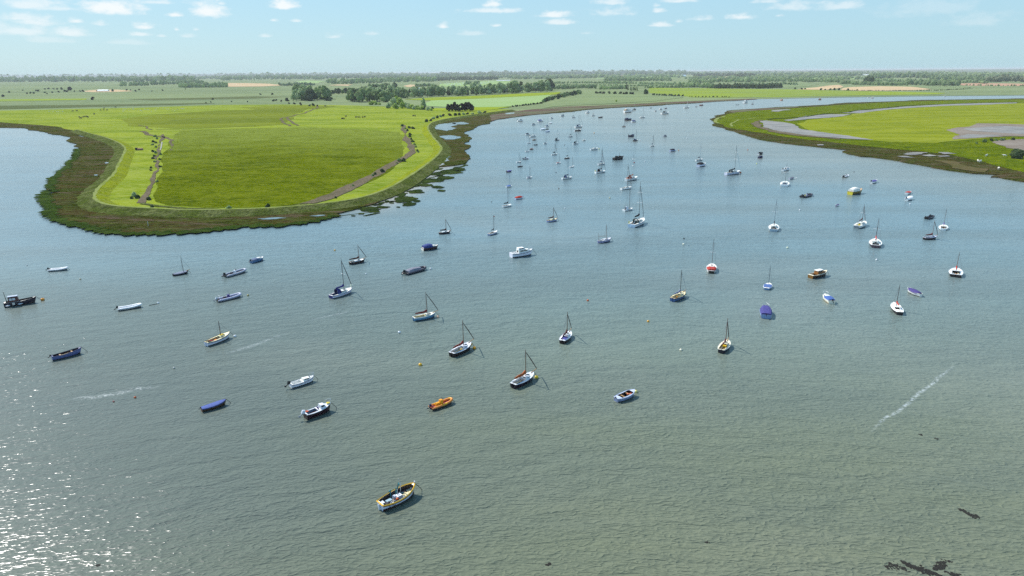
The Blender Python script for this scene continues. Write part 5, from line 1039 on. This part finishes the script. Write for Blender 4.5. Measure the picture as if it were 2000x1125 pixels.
boat('day', (1757, 615.5), (1744, 598.5), 'white keelboat with red roll of sail and dark mast, stern towards the viewer', mast=44, mastcol=(80, 52, 52), boom=(222, 84, 66), deck=(240, 240, 234), hull=(60, 50, 56), transom=(60, 50, 56), inner=(54, 52, 60), well=(.3, .52, .22), bl=.3, br=.13, mx=.6, B=.36, rail=(235, 235, 230))
boat('day', (1866, 542), (1866, 530), 'keelboat with dark hull and red sail roll, rightmost of the boats under sail masts', mast=36, mastcol=(150, 110, 90), boom=(214, 66, 50), hull=(60, 40, 46), transom=(58, 36, 40), inner=(44, 44, 48), deck=(220, 224, 226), B=.5, tw=.8, bl=.35, k=.95, rail=(226, 230, 232), gear=[(.25, 0, .5, .3, .4, .2, (226, 150, 40), 'sail_bag')])
boat('yacht', (1710, 488), (1708, 470), 'yacht seen from astern with pinkish red sail cover and maroon hull', transom=(120, 88, 100), hull=(84, 40, 54), mast=43, mastcol=(84, 44, 44), boom=(230, 92, 92), inner=(60, 56, 66), hood=None, B=.44, jib=None, k=.62, rail=(226, 226, 228))
boat('yacht', (1671.5, 446.5), (1689, 438.5), 'white yacht with brown sail cover and yellow oilskin in its cockpit', mast=34, boom=(130, 70, 60), mastcol=(120, 84, 78), jib=(120, 70, 66), hull=(228, 228, 226), transom=(160, 168, 176), inner=(236, 236, 230), k=.95, B=.36, gear=[(.3, 0, .9, .4, .4, .5, (236, 206, 40), 'jacket'), (.97, -.1, .7, .2, .2, 1, (226, 206, 80), 'fender')], stripe=None)
boat('gaff', (1804.5, 468), (1829, 466), 'sailing boat with reddish brown boom cover and blue-grey deck on the right', mast=31, hull=(44, 38, 48), deck=(196, 206, 228), inner=(150, 160, 180), boom=(150, 54, 50), sprit=.06, rail=(216, 222, 232), mastcol=(140, 104, 92))
boat('day', (1842, 451.5), (1842, 442.5), 'small round white dinghy with mauve sail roll on its mast foot', mast=35, boom=(140, 110, 190), inner=(46, 44, 58), mastcol=(150, 116, 106), B=.5, k=.68, bl=.25, mr=.05)
rib((1805, 427.5), (1826, 423.5), 'black inflatable boat with two black outboards', tube=(70, 72, 84), two=True, console=(40, 42, 52), inner=(50, 52, 60))
boat('cuddy', (1656, 379), (1686, 376.5), 'mustard yellow launch with white tent-like cabin cover', hull=(150, 128, 36), transom=(226, 206, 50), canopy=(.06, .58, (226, 226, 218), 1.0), cabin=(.57, .64, .3, .6), deck=(206, 176, 140), motor=None, B=.34)
boat('canopy', (1637, 405), (1634, 396), 'small boat seen from astern under a dark violet cover near the yellow launch', canopy=(.02, .9, (86, 56, 130), .75), transom=(120, 96, 160), cabin=None, motor=(226, 226, 230), ms=.6, B=.5, k=.5)
rib((1644.5, 346.5), (1659, 342.5), 'tiny white inflatable boat with black outboard off the isle', tube=(230, 232, 234))
boat('cover', (1697.5, 357.5), (1715, 356), 'long white boat with blue and violet cover and black outboard off the isle', cover=(.06, .8, (98, 96, 180), .3), motor=BLK, B=.34)
boat('cover', (1766.5, 379), (1781, 376.5), 'small white boat with a flat red cover right of the yellow launch', cover=(.08, .8, RED, .35), B=.42)
boat('cover', (1765, 391), (1785, 388.5), 'white boat under a white cover with dark outboard beside the red covered boat', cover=(.04, .9, (232, 234, 236), .38), motor=(84, 78, 110), B=.34)
boat('yacht', (1510.5, 455.5), (1511.5, 440.5), 'white yacht seen from astern with black sail cover and pale blue mast', mast=50, mastcol=(120, 150, 170), mr=.075, boom=(44, 34, 52), inner=(120, 80, 60), jib=None, hull=(206, 216, 226), transom=(176, 196, 212), k=.6, B=.46, tw=.75)
# ---- middle of the river
boat('yacht', (1233, 444.5), (1257, 434), 'big white yacht with black sail cover, black spray hood and people sized clutter aft', transom=(200, 216, 236), hull=(236, 238, 244), stripe=(30, 34, 60), boom=(24, 18, 22), br=.22, mast=71, mx=.6, hood=(34, 30, 38), inner=(52, 48, 60), jib=(50, 44, 50), pulpit=True, bz=1.5, tw=.85, well=(.06, .4, .3), gear=[(.02, .3, 1.6, .35, .2, .9, (232, 214, 70), 'lifebuoy'), (.2, -.1, .9, .5, .4, .6, (30, 28, 34), 'winch'), (.3, .1, 1.0, .4, .4, .7, (226, 226, 230), 'steering_pedestal')])
boat('yacht', (1218, 412.5), (1236, 406.5), 'plump white yacht just behind the big yacht with the black sail cover', mast=44, hood=(214, 220, 230), inner=(70, 84, 130), boom=None, jib=None, mastcol=(90, 84, 84), pulpit=True, tw=.8, B=.38)
boat('yacht', (1213, 370.5), (1233, 366.5), 'plain white yacht below the boat with orange covers', mast=43, inner=(90, 60, 60), boom=None, mastcol=(96, 76, 70), jib=(110, 92, 84), stripe=None, tw=.75)
boat('yacht', (1221, 353), (1246, 348.5), 'white yacht with orange sail cover and red spray hood', boom=(228, 130, 84), hood=(206, 70, 52), inner=(226, 130, 84), mast=46, mastcol=(176, 190, 196), jib=None, mr=.055, gear=[(.12, .1, 1.3, .8, .6, .5, (232, 120, 70), 'sail_bag')])
boat('yacht', (1416.5, 341), (1446, 338.5), 'white yacht with sloping black sail cover and an orange float at its bow', boom=(40, 36, 44), br=.2, lift=-.3, hood=(60, 58, 70), mast=48, mastcol=(92, 100, 106), jib=(170, 200, 212), hull=(214, 218, 238), pulpit=True, gear=[(.995, -.12, .5, .5, .5, .9, (240, 116, 40), 'float')])
boat('cuddy', (1361, 325.5), (1379, 322), 'white motor boat with black canopy, below the yacht with violet cover', canopy=(.1, .5, (34, 30, 42), 1.0), cabin=(.5, .82, .33, .5), hull=(220, 222, 240), motor=None, front=1.1, gear=[(.99, -.1, .5, .25, .2, .8, (232, 130, 80), 'fender')])
boat('yacht', (1358.5, 314.5), (1372.5, 311), 'white yacht with violet sail cover, above the motor boat with black canopy', boom=(70, 50, 92), mast=32, mastcol=(166, 196, 210), jib=None, inner=(70, 50, 50), mr=.06)
boat('cuddy', (1479, 302), (1491, 299.5), 'black hulled boat with small roof, upper of two dark boats near the isle', hull=(28, 26, 38), boot=(20, 20, 26), transom=(232, 232, 236), cabin=(.3, .62, .33, .7), cabincol=(32, 30, 42), deck=(40, 38, 48), motor=None, inner=(40, 40, 44))
boat('canopy', (1481, 309), (1490, 307), 'stubby dark blue covered boat, lower of two dark boats near the isle', hull=(40, 48, 92), canopy=(.05, .8, (32, 44, 96), 1.0), cabin=None, motor=(60, 66, 90), B=.44)
boat('cuddy', (1527.5, 333.5), (1542.5, 330.5), 'white cuddy boat behind the mast of a yacht seen from astern', hull=(226, 234, 240), cabin=(.4, .8, .36, .9), cabincol=(236, 240, 242), front=1.2, B=.42)
boat('cover', (1539.5, 350.5), (1551.5, 348.5), 'low grey covered dinghy beside a tiny white float', cover=(.06, .95, (104, 108, 128), .16), hull=(206, 210, 222), B=.36)
boat('yacht', (1531.5, 366.5), (1533.5, 357), 'short white yacht seen from astern with a blue hatch', mast=34, mastcol=(110, 110, 112), inner=(88, 104, 170), boom=None, jib=None, mx=.7, B=.48, k=.55, stripe=None, tw=.8)
rib((1562.5, 384.5), (1588.5, 381.5), 'dark inflatable boat with pale console left of the yellow launch', tube=(58, 52, 78), console=(196, 200, 226), inner=(70, 66, 80), seat=(226, 220, 150))
boat('work', (1198, 312), (1218, 310), 'black workboat with dark lifting frame and pale box amidships', hull=(38, 32, 36), inner=(50, 42, 42), deck=(60, 52, 52), house=(.22, .4, .26, .7, (36, 32, 36), (40, 36, 40)), pole=(.62, 9), gear=[(.5, -.1, .7, .9, .5, .5, (206, 190, 150), 'fish_bin'), (.62, .0, 1.3, .5, 1.4, 1.6, (34, 30, 34), 'lifting_frame'), (.8, 0, 1.0, .6, .6, .7, (40, 36, 40), 'winch')])
boat('yacht', (1163.5, 338.5), (1182, 334.5), 'white yacht with black spray hood and dark cockpit, lower of two close together', hood=(40, 36, 46), boom=(60, 44, 60), mast=40, inner=(70, 72, 100), jib=(90, 92, 96), mastcol=(84, 90, 98), tw=.8, gear=[(.05, .3, 1.2, .3, .3, .7, (226, 214, 120), 'lifebuoy')])
boat('yacht', (1168, 322.5), (1181, 319), 'white yacht with blue sail cover, upper of two close together', boom=(66, 84, 160), mast=33, inner=(80, 90, 80), mastcol=(110, 130, 140), jib=None)
boat('cover', (1006, 389.5), (1021, 386.5), 'white boat with bulky bright red cover', cover=(.04, .82, (232, 66, 42), .7), hull=(214, 222, 240), B=.42, rope=True)
boat('yacht', (1098.5, 350.5), (1116.5, 346), 'white yacht with purple sail cover and blue sprayhood windows', boom=(66, 52, 110), hood=(120, 130, 180), mast=32, mastcol=(150, 180, 196), jib=None, mr=.055, pulpit=True)
boat('day', (1113.5, 327), (1121, 324.5), 'clean white dinghy with thin mast right of the dark hulled yacht', mast=28, mastcol=(130, 130, 134), well=(.2, .5, .25), B=.42, mr=.055)
boat('yacht', (1103, 310.5), (1113, 307.5), 'small dark hulled yacht with black boom cover and pale mast', hull=(54, 46, 56), boom=(44, 40, 50), mast=26, mastcol=(176, 200, 206), jib=None, inner=(50, 46, 52))
boat('day', (1087.5, 320), (1094.5, 317.5), 'tiny sailing dinghy with red cockpit cover and dark mast', mast=21, canopy=(.1, .55, (160, 52, 52), .4), well=None, mastcol=(84, 74, 74), B=.42)
boat('day', (1030, 348.5), (1038, 346), 'white dinghy with violet cover and very tall brown mast', mast=27, canopy=(.1, .6, (66, 60, 110), .4), well=None, mastcol=(90, 64, 54), B=.42)
boat('day', (990, 366), (998, 363.5), 'white dinghy with pointed light blue cover, left of the red covered boat', canopy=(.1, .75, (76, 120, 214), .6), well=None, mast=24, mastcol=(150, 186, 204), mr=.05, B=.46)
boat('cover', (990, 336.5), (999, 334.5), 'lavender covered boat with dark outboard at the left of the fleet', cover=(.05, .95, (118, 116, 196), .6), motor=(40, 36, 60), B=.42, hull=(70, 60, 80))
boat('day', (1012, 326.5), (1020.5, 324.5), 'grey sailing boat with short brown mast', mast=18, hull=(80, 84, 96), deck=(150, 168, 180), inner=(110, 120, 120), mastcol=(120, 76, 60), B=.42)
boat('day', (1010, 318), (1016.5, 315.5), 'white sailing dinghy with thin mast beside the brown masted grey boat', mast=20, mastcol=(120, 130, 134), B=.42)
rib((1022, 311.5), (1031.5, 308.5), 'dark and white inflatable boat with raised outboard among the left moorings', tube=(214, 218, 224), console=(60, 40, 50), inner=(50, 50, 60))
boat('yacht', (1077.5, 303.5), (1088, 300.5), 'white yacht with level black boom cover and dark raked forestay', boom=(34, 28, 40), br=.2, mast=20, inner=(60, 66, 60), jib=(90, 92, 100), mastcol=(96, 104, 110))
boat('yacht', (1153, 293), (1168, 290.5), 'long white yacht with low clear deck beside a yellowish buoy', mast=10, boom=None, jib=None, mastcol=(176, 200, 206), well=(.06, .3, .25), mr=.05)
boat('canopy', (1308.5, 296), (1320, 293.5), 'pale blue motor boat with dark navy canopy beside an orange buoy', canopy=(.08, .66, (32, 32, 66), 1.0), hull=(176, 192, 226), motor=None, cabin=(.64, .84, .3, .4))
boat('yacht', (1269.5, 286.5), (1278.5, 283.5), 'white yacht with grey boom cover standing alone before the isle tip', boom=(96, 100, 120), mast=20, mastcol=(84, 96, 104), jib=(90, 110, 120), inner=(66, 66, 76))
boat('yacht', (1236.5, 275.5), (1246.5, 273.5), 'navy hulled yacht with blue sprayhood and thin mast', hull=(36, 32, 56), hood=(86, 100, 170), mast=20, mastcol=(120, 140, 150), boom=None, jib=None)
boat('open', (1227.5, 267.5), (1239.5, 265.5), 'dark blue open launch above the navy hulled yacht', hull=(62, 66, 108), inner=(50, 50, 76), motor=(34, 30, 50), well=(.05, .6, .4), cabin=(.62, .84, .3, .5), deck=(84, 96, 150))
boat('cuddy', (1295.5, 267), (1303, 265), 'tiny grey cabin boat alone below the big far yacht', hull=(176, 186, 200), cabin=(.3, .72, .34, .9), cabincol=(120, 126, 146), motor=None)
boat('yacht', (1119.5, 282), (1129.5, 279), 'white yacht with bulky black cockpit cover', hood=(30, 28, 36), boom=(30, 28, 36), mast=18, mastcol=(120, 146, 156), jib=(110, 136, 146))
boat('cuddy', (1137.5, 275.5), (1144, 273), 'small plain white boat with no mast near a pale orange buoy', hull=(230, 228, 222), cabin=(.3, .72, .34, .7), cabincol=(236, 230, 220), motor=None)
boat('yacht', (1110.5, 268), (1118.5, 265.5), 'grey-white yacht with black boom cover and dark mast', boom=(36, 36, 44), mast=20, mastcol=(70, 78, 86), jib=None, hull=(190, 206, 216))
boat('yacht', (1083.5, 275), (1092.5, 272), 'grey yacht with crooked dark sail cover', boom=(44, 42, 50), hood=(60, 60, 66), mast=24, mastcol=(160, 186, 196), mr=.05, jib=None, hull=(176, 190, 200))
boat('day', (1062.5, 281.5), (1068.5, 279), 'little white sailing boat with dark tent over its boom', canopy=(.15, .6, (50, 46, 56), .7), well=None, mast=14, mastcol=(110, 126, 134))
boat('day', (1036, 292.5), (1041.5, 290.5), 'reddish brown sailing boat among the left moorings', hull=(120, 56, 52), boot=(70, 40, 40), canopy=(.1, .6, (150, 84, 76), .6), well=None, mast=15, mastcol=(130, 150, 160))
boat('day', (1026.5, 297), (1033.5, 294.5), 'white sailing boat with low dark cockpit at the left of the moorings', mast=13, mastcol=(150, 180, 190), inner=(60, 60, 66), B=.42)
boat('day', (1043.5, 284), (1049.5, 281.5), 'dark grey decked dinghy with a straight dark mast', hull=(90, 96, 104), deck=(170, 176, 180), mast=13, mastcol=(90, 96, 104))
boat('cuddy', (1041, 274.5), (1046.5, 272.5), 'tiny brown and white cabin boat', hull=(150, 116, 92), cabin=(.3, .72, .34, .9), cabincol=(206, 186, 170), motor=None)
boat('day', (1030.5, 280.5), (1036, 278), 'white sailing boat with black waterline shadow and pale mast', mast=12, mastcol=(150, 176, 186), boot=(24, 24, 30))  # waterline shadow painted as a black boot band
boat('cuddy', (1036, 268), (1046.5, 265), 'white cabin boat with long dark outboard raised astern', cabin=(.45, .85, .34, .7), mast=16, mastcol=(160, 186, 196), mr=.045, ms=1.3, B=.34)
boat('canopy', (1027, 263.5), (1034, 261.5), 'white boat with humped navy canopy at the far left moorings', canopy=(.1, .7, (44, 46, 80), 1.0), motor=None, cabin=None)
boat('canopy', (1051, 238), (1061, 236), 'white motor boat with bright violet canopy near the far bank', canopy=(.05, .55, (92, 78, 176), .9), motor=None)
boat('cuddy', (1038.5, 244.5), (1046, 242.5), 'grey cabin boat with dark screen near the far bank', hull=(206, 216, 222), cabin=(.3, .7, .34, .9), cabincol=(150, 156, 170), motor=None)
boat('cruiser', (1011.5, 237), (1021.5, 235.5), 'white cabin cruiser nearest the left bank with raised outboard', motor=(70, 70, 76), B=.34)
boat('cover', (1056.5, 254), (1065.5, 252), 'fat white boat under a pale blue-white cover', cover=(.03, .95, (222, 230, 238), .5), hull=(224, 230, 236), B=.42, mast=22, mastcol=(150, 176, 186), mr=.045)
boat('cuddy', (1065.5, 248), (1072.5, 246), 'grey cabin boat with blue doorway and tall thin mast', cabin=(.25, .72, .34, 1.1), cabincol=(110, 124, 160), mast=16, mastcol=(150, 176, 186), mr=.045, motor=BLK)
boat('cover', (1066.5, 258), (1074, 256.5), 'pale blue-grey covered boat', cover=(.04, .95, (190, 208, 228), .3), hull=(150, 176, 206))
boat('open', (1067, 253), (1071, 252.4), 'very small dark dinghy between two pale boats', hull=(70, 70, 96), inner=(60, 60, 84), thwarts=1)
boat('cover', (1072.5, 241.3), (1078.5, 240.3), 'tiny white covered boat beneath the white wheelhouse boat', cover=(.04, .95, (232, 236, 240), .35))
boat('cuddy', (1075, 231.8), (1081, 230.3), 'white wheelhouse boat close to the far bank', cabin=(.2, .62, .34, 1.4), cabincol=(226, 226, 222), motor=None)
boat('canopy', (1094.5, 227.5), (1102, 226.3), 'white boat with dark canopy forward near the far bank', canopy=(.4, .9, (60, 70, 84), .9), cabin=None, motor=None)
boat('yacht', (1116, 230), (1124, 228.7), 'far yacht with a dark sail cover by the bank', boom=(60, 60, 70), mast=16, mastcol=(190, 210, 206), mr=.045, jib=None)
boat('cruiser', (1144, 221), (1152, 219.8), 'hazy white motor boat nearest the reedy bank', motor=None)
boat('yacht', (1155, 226.5), (1162.5, 225.3), 'far white yacht with small orange mark aft', mast=10, mastcol=(190, 210, 206), boom=(170, 110, 110), mr=.045, jib=None)
boat('open', (1169, 230.3), (1177.5, 229), 'dark hulled launch with flat white top', hull=(56, 58, 70), inner=(226, 226, 222), cabin=(.2, .85, .36, .25), cabincol=(232, 232, 228), motor=None, thwarts=0)
boat('yacht', (1123.5, 249.5), (1137.5, 246.8), 'white yacht with blue boom cover, farther of two large ones side by side', boom=(66, 80, 140), hood=(70, 86, 140), mast=22, mastcol=(140, 164, 172), jib=(90, 104, 116), mr=.06)
boat('yacht', (1121.5, 256.5), (1135.5, 253.8), 'navy blue yacht with white transom, nearer of two large ones side by side', hull=(34, 36, 54), transom=(236, 238, 240), stripe=None, mast=26, mastcol=(150, 174, 180), boom=None, jib=None, mr=.05)
boat('cruiser', (1219, 220), (1234, 217.8), 'white far cruiser with tan canopy', tall=(.2, .5, .33, .6), motor=None, canopy=(.1, .3, (196, 170, 140), 1.0))
boat('cuddy', (1229.5, 216.8), (1237, 215.7), 'white far boat with lilac cover behind the tan canopy cruiser', cabin=(.2, .7, .36, .8), cabincol=(196, 206, 226), motor=None)
boat('cuddy', (1235.5, 214.6), (1242.5, 213.6), 'grey far boat at the end of three overlapping boats', hull=(150, 160, 160), cabin=(.3, .7, .34, .9), cabincol=(160, 170, 172), mast=13, mastcol=(196, 212, 206), mr=.045, motor=None)
boat('cuddy', (1277.5, 217.4), (1283.5, 216.5), 'white speedboat trailing a long white wake', cabin=(.3, .7, .34, .8), motor=None)
boat('open', (1270.5, 211.3), (1273, 210.9), 'tiny dark dinghy beyond the speedboat wake', hull=(60, 80, 80), inner=(50, 66, 70), thwarts=1)
boat('cruiser', (1287.5, 214.1), (1293.5, 213.2), 'plain white far motor boat left of a purple boat', motor=None)
boat('cover', (1298.5, 212.3), (1303, 211.6), 'tiny dark purple covered boat near the far shore', cover=(.04, .95, (84, 56, 96), .6), hull=(110, 80, 110))
boat('yacht', (1291, 223), (1307, 220.8), 'largest far white yacht with black cockpit awning', boom=(56, 58, 70), br=.22, mast=17, mastcol=(200, 214, 208), mr=.055, jib=None, hood=(90, 100, 110))
boat('yacht', (1335.5, 211.3), (1346.5, 209.7), 'white yacht with dark boom cover just off the mud bank', boom=(70, 66, 76), mast=14, mastcol=(200, 212, 206), mr=.05, jib=None)
boat('yacht', (1249.5, 230.3), (1260, 228.8), 'white yacht with bright hull and thin mast left of the speedboat', boom=None, mast=17, mastcol=(120, 140, 146), jib=None)
boat('canopy', (1221.5, 235.4), (1234, 233.2), 'long dark blue cruiser with navy canopy aft', hull=(44, 50, 84), canopy=(.04, .32, (32, 40, 92), .8), cabin=(.34, .84, .32, .35), deck=(150, 176, 200), motor=None)
boat('canopy', (1233.5, 238.6), (1243, 236.8), 'white cruiser with violet-blue canopy touching the dark blue cruiser', canopy=(.2, .6, (60, 66, 150), .8), motor=None, hull=(226, 232, 240))
boat('day', (1215.5, 248.5), (1222, 246.3), 'small red-brown sailing boat with a tall mast', hull=(110, 70, 70), deck=(190, 160, 150), mast=26, mastcol=(110, 130, 136), boom=(70, 76, 110), bl=.4)
# ---- upper reach
boat('day', (1358, 208.9), (1362.5, 208.3), 'tiny grey sailing boat beside a red hulled boat', hull=(130, 140, 150), mast=12, mastcol=(200, 214, 208), mr=.05)
boat('cuddy', (1366.5, 206.3), (1374.5, 205.5), 'red hulled boat with white cabin in the upper reach', hull=(140, 42, 42), boot=(110, 30, 34), cabin=(.2, .7, .36, .6), cabincol=(236, 232, 226), motor=None)
boat('open', (1437, 205.2), (1440, 204.9), 'small dark dinghy, left one of a pair', hull=(80, 84, 100), inner=(70, 70, 90), thwarts=1, group='pair of dark dinghies')
boat('open', (1441, 205.1), (1443.5, 204.8), 'small dark dinghy, right one of a pair', hull=(90, 94, 96), inner=(80, 80, 84), thwarts=1, group='pair of dark dinghies')
boat('cruiser', (1451, 201.3), (1461.5, 200.4), 'white cruiser with brown screen in the upper reach', motor=None)
boat('yacht', (1467.5, 203.8), (1473, 203.1), 'small yacht with purple-brown slanting sail cover in the upper reach', hull=(176, 130, 120), boom=(90, 84, 110), br=.25, mast=16, mastcol=(206, 218, 212), mr=.06, jib=None)
boat('cuddy', (1524, 196.2), (1530.5, 195.7), 'pale orange boat in the upper reach', hull=(232, 160, 130), cabin=(.3, .7, .34, .7), cabincol=(240, 190, 160), motor=None)
boat('cuddy', (1598.5, 195), (1605, 194.5), 'brown hulled boat with orange top far up river', hull=(110, 70, 60), cabin=(.2, .7, .36, .8), cabincol=(236, 180, 130), motor=None)
boat('cuddy', (1694.5, 190.8), (1698.5, 190.5), 'very far white boat, left of two close together up river', motor=None, cabin=(.3, .7, .34, .9)); boat('cuddy', (1700.5, 191.7), (1707.5, 191.2), 'very far pale boat, right of two close together up river', hull=(226, 214, 206), motor=None, cabin=(.3, .7, .34, .7))
boat('yacht', (1842.5, 188.6), (1848, 188.2), 'farthest yacht up river with a faint pale mast', mast=12, mastcol=(220, 226, 222), mr=.07, jib=None, boom=None)
# ---- buoys
Y_, W_, O_ = (240, 184, 30), (226, 230, 234), (236, 112, 56)
buoy(83.5, 586.5, (246, 160, 20), 'orange-yellow buoy at the bow of the dark workboat', .42)
for x, y, col, lab, r in [(309, 592.5, W_, 'white buoy right of the bare white inflatable boat', .26), (157, 546, (200, 190, 160), 'drab buoy below the far left inflatable boat', .24), (53, 518.5, (200, 204, 204), 'tiny grey buoy left of the far left inflatable boat', .18), (484.5, 577.5, (196, 180, 110), 'khaki buoy ahead of the inflatable with blue console cover', .26),
 (841, 525.5, W_, 'white buoy ahead of the covered grey inflatable boat', .28), (654, 489.5, (232, 180, 60), 'yellow buoy up and left of the dark sailing boat', .26), (715, 535.5, W_, 'small white buoy below the dark sailing boat', .2), (855, 620, (240, 190, 160), 'pinkish buoy under the bowsprit of the pale blue boat', .32), (780, 650, W_, 'white buoy with dark base left of the maroon boat', .3),
 (821, 713.5, Y_, 'yellow and white buoy alone below the maroon boat', .33), (926.5, 681, (244, 170, 20), 'yellow buoy ahead of the maroon boat', .33), (1048, 738, (240, 206, 30), 'yellow buoy ahead of the boat with orange sail', .32), (459, 657.5, W_, 'white buoy at the bow of the boat with orange bags', .3), (1242, 766, (228, 214, 130), 'pale yellow buoy at the bow of the rowing boat', .3),
 (340, 719.5, (196, 196, 190), 'small greyish buoy above the flat blue cover boat', .2), (264, 777, O_, 'small orange buoy in the pale foam line', .2), (222, 785, (200, 120, 110), 'dull red buoy left of the small orange buoy', .16), (1148, 587.5, O_, 'orange buoy alone in the middle of the river', .26), (1266, 628.5, (240, 176, 50), 'yellow-orange buoy alone left of the blue gaff boat', .26), (1330, 684.5, (226, 222, 200), 'cream buoy left of the boat with the yellow box', .28),
 (1562, 411, W_, 'white buoy above the yacht with pale blue mast', .3), (1538, 484.5, (226, 230, 200), 'cream buoy below the yacht with pale blue mast', .3), (1712, 508, W_, 'white buoy below the maroon yacht', .28), (1777.5, 398.8, W_, 'white buoy under the white covered boat', .28), (1191, 387, (200, 196, 160), 'drab buoy left of the plump white yacht', .32), (1238.5, 318, (206, 60, 60), 'red buoy above the boat with orange covers', .4), (1260, 315.5, W_, 'white buoy right of the red buoy', .34),
 (1460.5, 293, (238, 130, 80), 'orange buoy left of the two dark boats', .34), (1478, 320, (220, 226, 140), 'yellowish buoy below the two dark boats', .34), (1555.5, 348.3, W_, 'tiny white buoy beside the grey dinghy', .3), (1325.5, 294, (238, 170, 120), 'orange buoy beside the navy canopy boat', .4), (1170, 291, (240, 226, 150), 'yellowish buoy beside the long white yacht', .42), (1160.5, 260, (244, 190, 130), 'pale orange buoy above the long white yacht', .5), (1103, 283.5, (70, 66, 66), 'dark buoy left of the yacht with black cockpit cover', .34),
 (1091.5, 368.8, (110, 90, 80), 'brown buoy below the yacht with purple cover', .28), (1086, 337.3, (120, 90, 80), 'brown buoy above the yacht with purple cover', .28), (1103.5, 407, W_, 'tiny white buoy right of the cream cabin boat', .22), (1250.5, 273.6, W_, 'white buoy ahead of the navy hulled yacht', .45), (1091.5, 261, W_, 'tiny white buoy above the grey yacht with crooked cover', .4), (1342, 270.5, W_, 'white buoy right of the tiny grey cabin boat', .4), (1588.5, 383, W_, 'white buoy at the bow of the dark inflatable', .26), (960, 394.5, (70, 70, 76), 'tiny dark buoy left of the dinghy with dark boom', .2), (1668, 336, (80, 80, 84), 'tiny dark buoy off the isle shore', .24)]:
    buoy(x, y, col, lab, r)
buoy(1335, 478, (226, 226, 206), 'marker buoy with tall pole and dark topmark', .34, 'mooring buoys', 1.9)
MB().tube([at(291, 596.5, .05), at(300, 594.5, .06), at(307, 593, .08)], .06, 5).build('floating_rope', cloth((90, 92, 90)), None); tag(bpy.data.objects['floating_rope'], 'short floating rope leading to the white buoy by the bare inflatable', 'rope')
# ---- weed in the shallows in front
WEED = paint((30, 27, 17), .9)
def weed(px, py, w, h, n, lab, grp=None, drift=0.0):
    m = MB(); A = at(px - w / 2, py - drift); B_ = at(px + w / 2, py + drift); wd = px2m(px, py, h) * 1.9
    for i in range(n * 3):
        t = rng.random(); q = math.sin(t * 5 + px) * wd * .35
        p = A.lerp(B_, t) + Vector((rng.gauss(0, .1), q + rng.gauss(0, wd * .28 * (.3 + math.sin(math.pi * t))), 0)); r_ = rng.uniform(.05, .17)
        m.add(*ico((p.x, p.y, 0), r_, .22, .4, 1))
    tag(m.build('seaweed_clump', WEED), lab, 'seaweed', grp, 'stuff' if 'scraps' in lab else None)
weed(1893, 1003, 34, 8, 46, 'dark drifting clump of seaweed in the lower right', None, 6)
weed(1800, 1112, 78, 7, 90, 'long black seaweed streak at the bottom right edge', None, 16); weed(1835, 1108, 16, 6, 60, 'black seaweed clump beside the long streak', None, -6)
weed(1752, 1109, 46, 8, 26, 'scattered seaweed scraps left of the long streak', None, 5); weed(1862, 1121, 30, 5, 22, 'seaweed scraps in the bottom right corner', None, 3); weed(1845, 1098, 30, 4, 14, 'thin seaweed scraps above the bottom right corner', None, 0)
weed(1072, 1102, 6, 3, 7, 'small dark weed clump at the bottom middle', None, 0); weed(191, 1104, 7, 2, 6, 'small dark weed clump at the bottom left', None, 0); weed(1798, 849, 4, 2, 4, 'tiny weed scrap right of the foam line', None, 0); weed(1830, 857, 4, 2, 4, 'tiny weed scrap farther right of the foam line', None, 0); weed(1382, 1059, 3, 2, 3, 'tiny weed scrap at the lower middle right', None, 0)
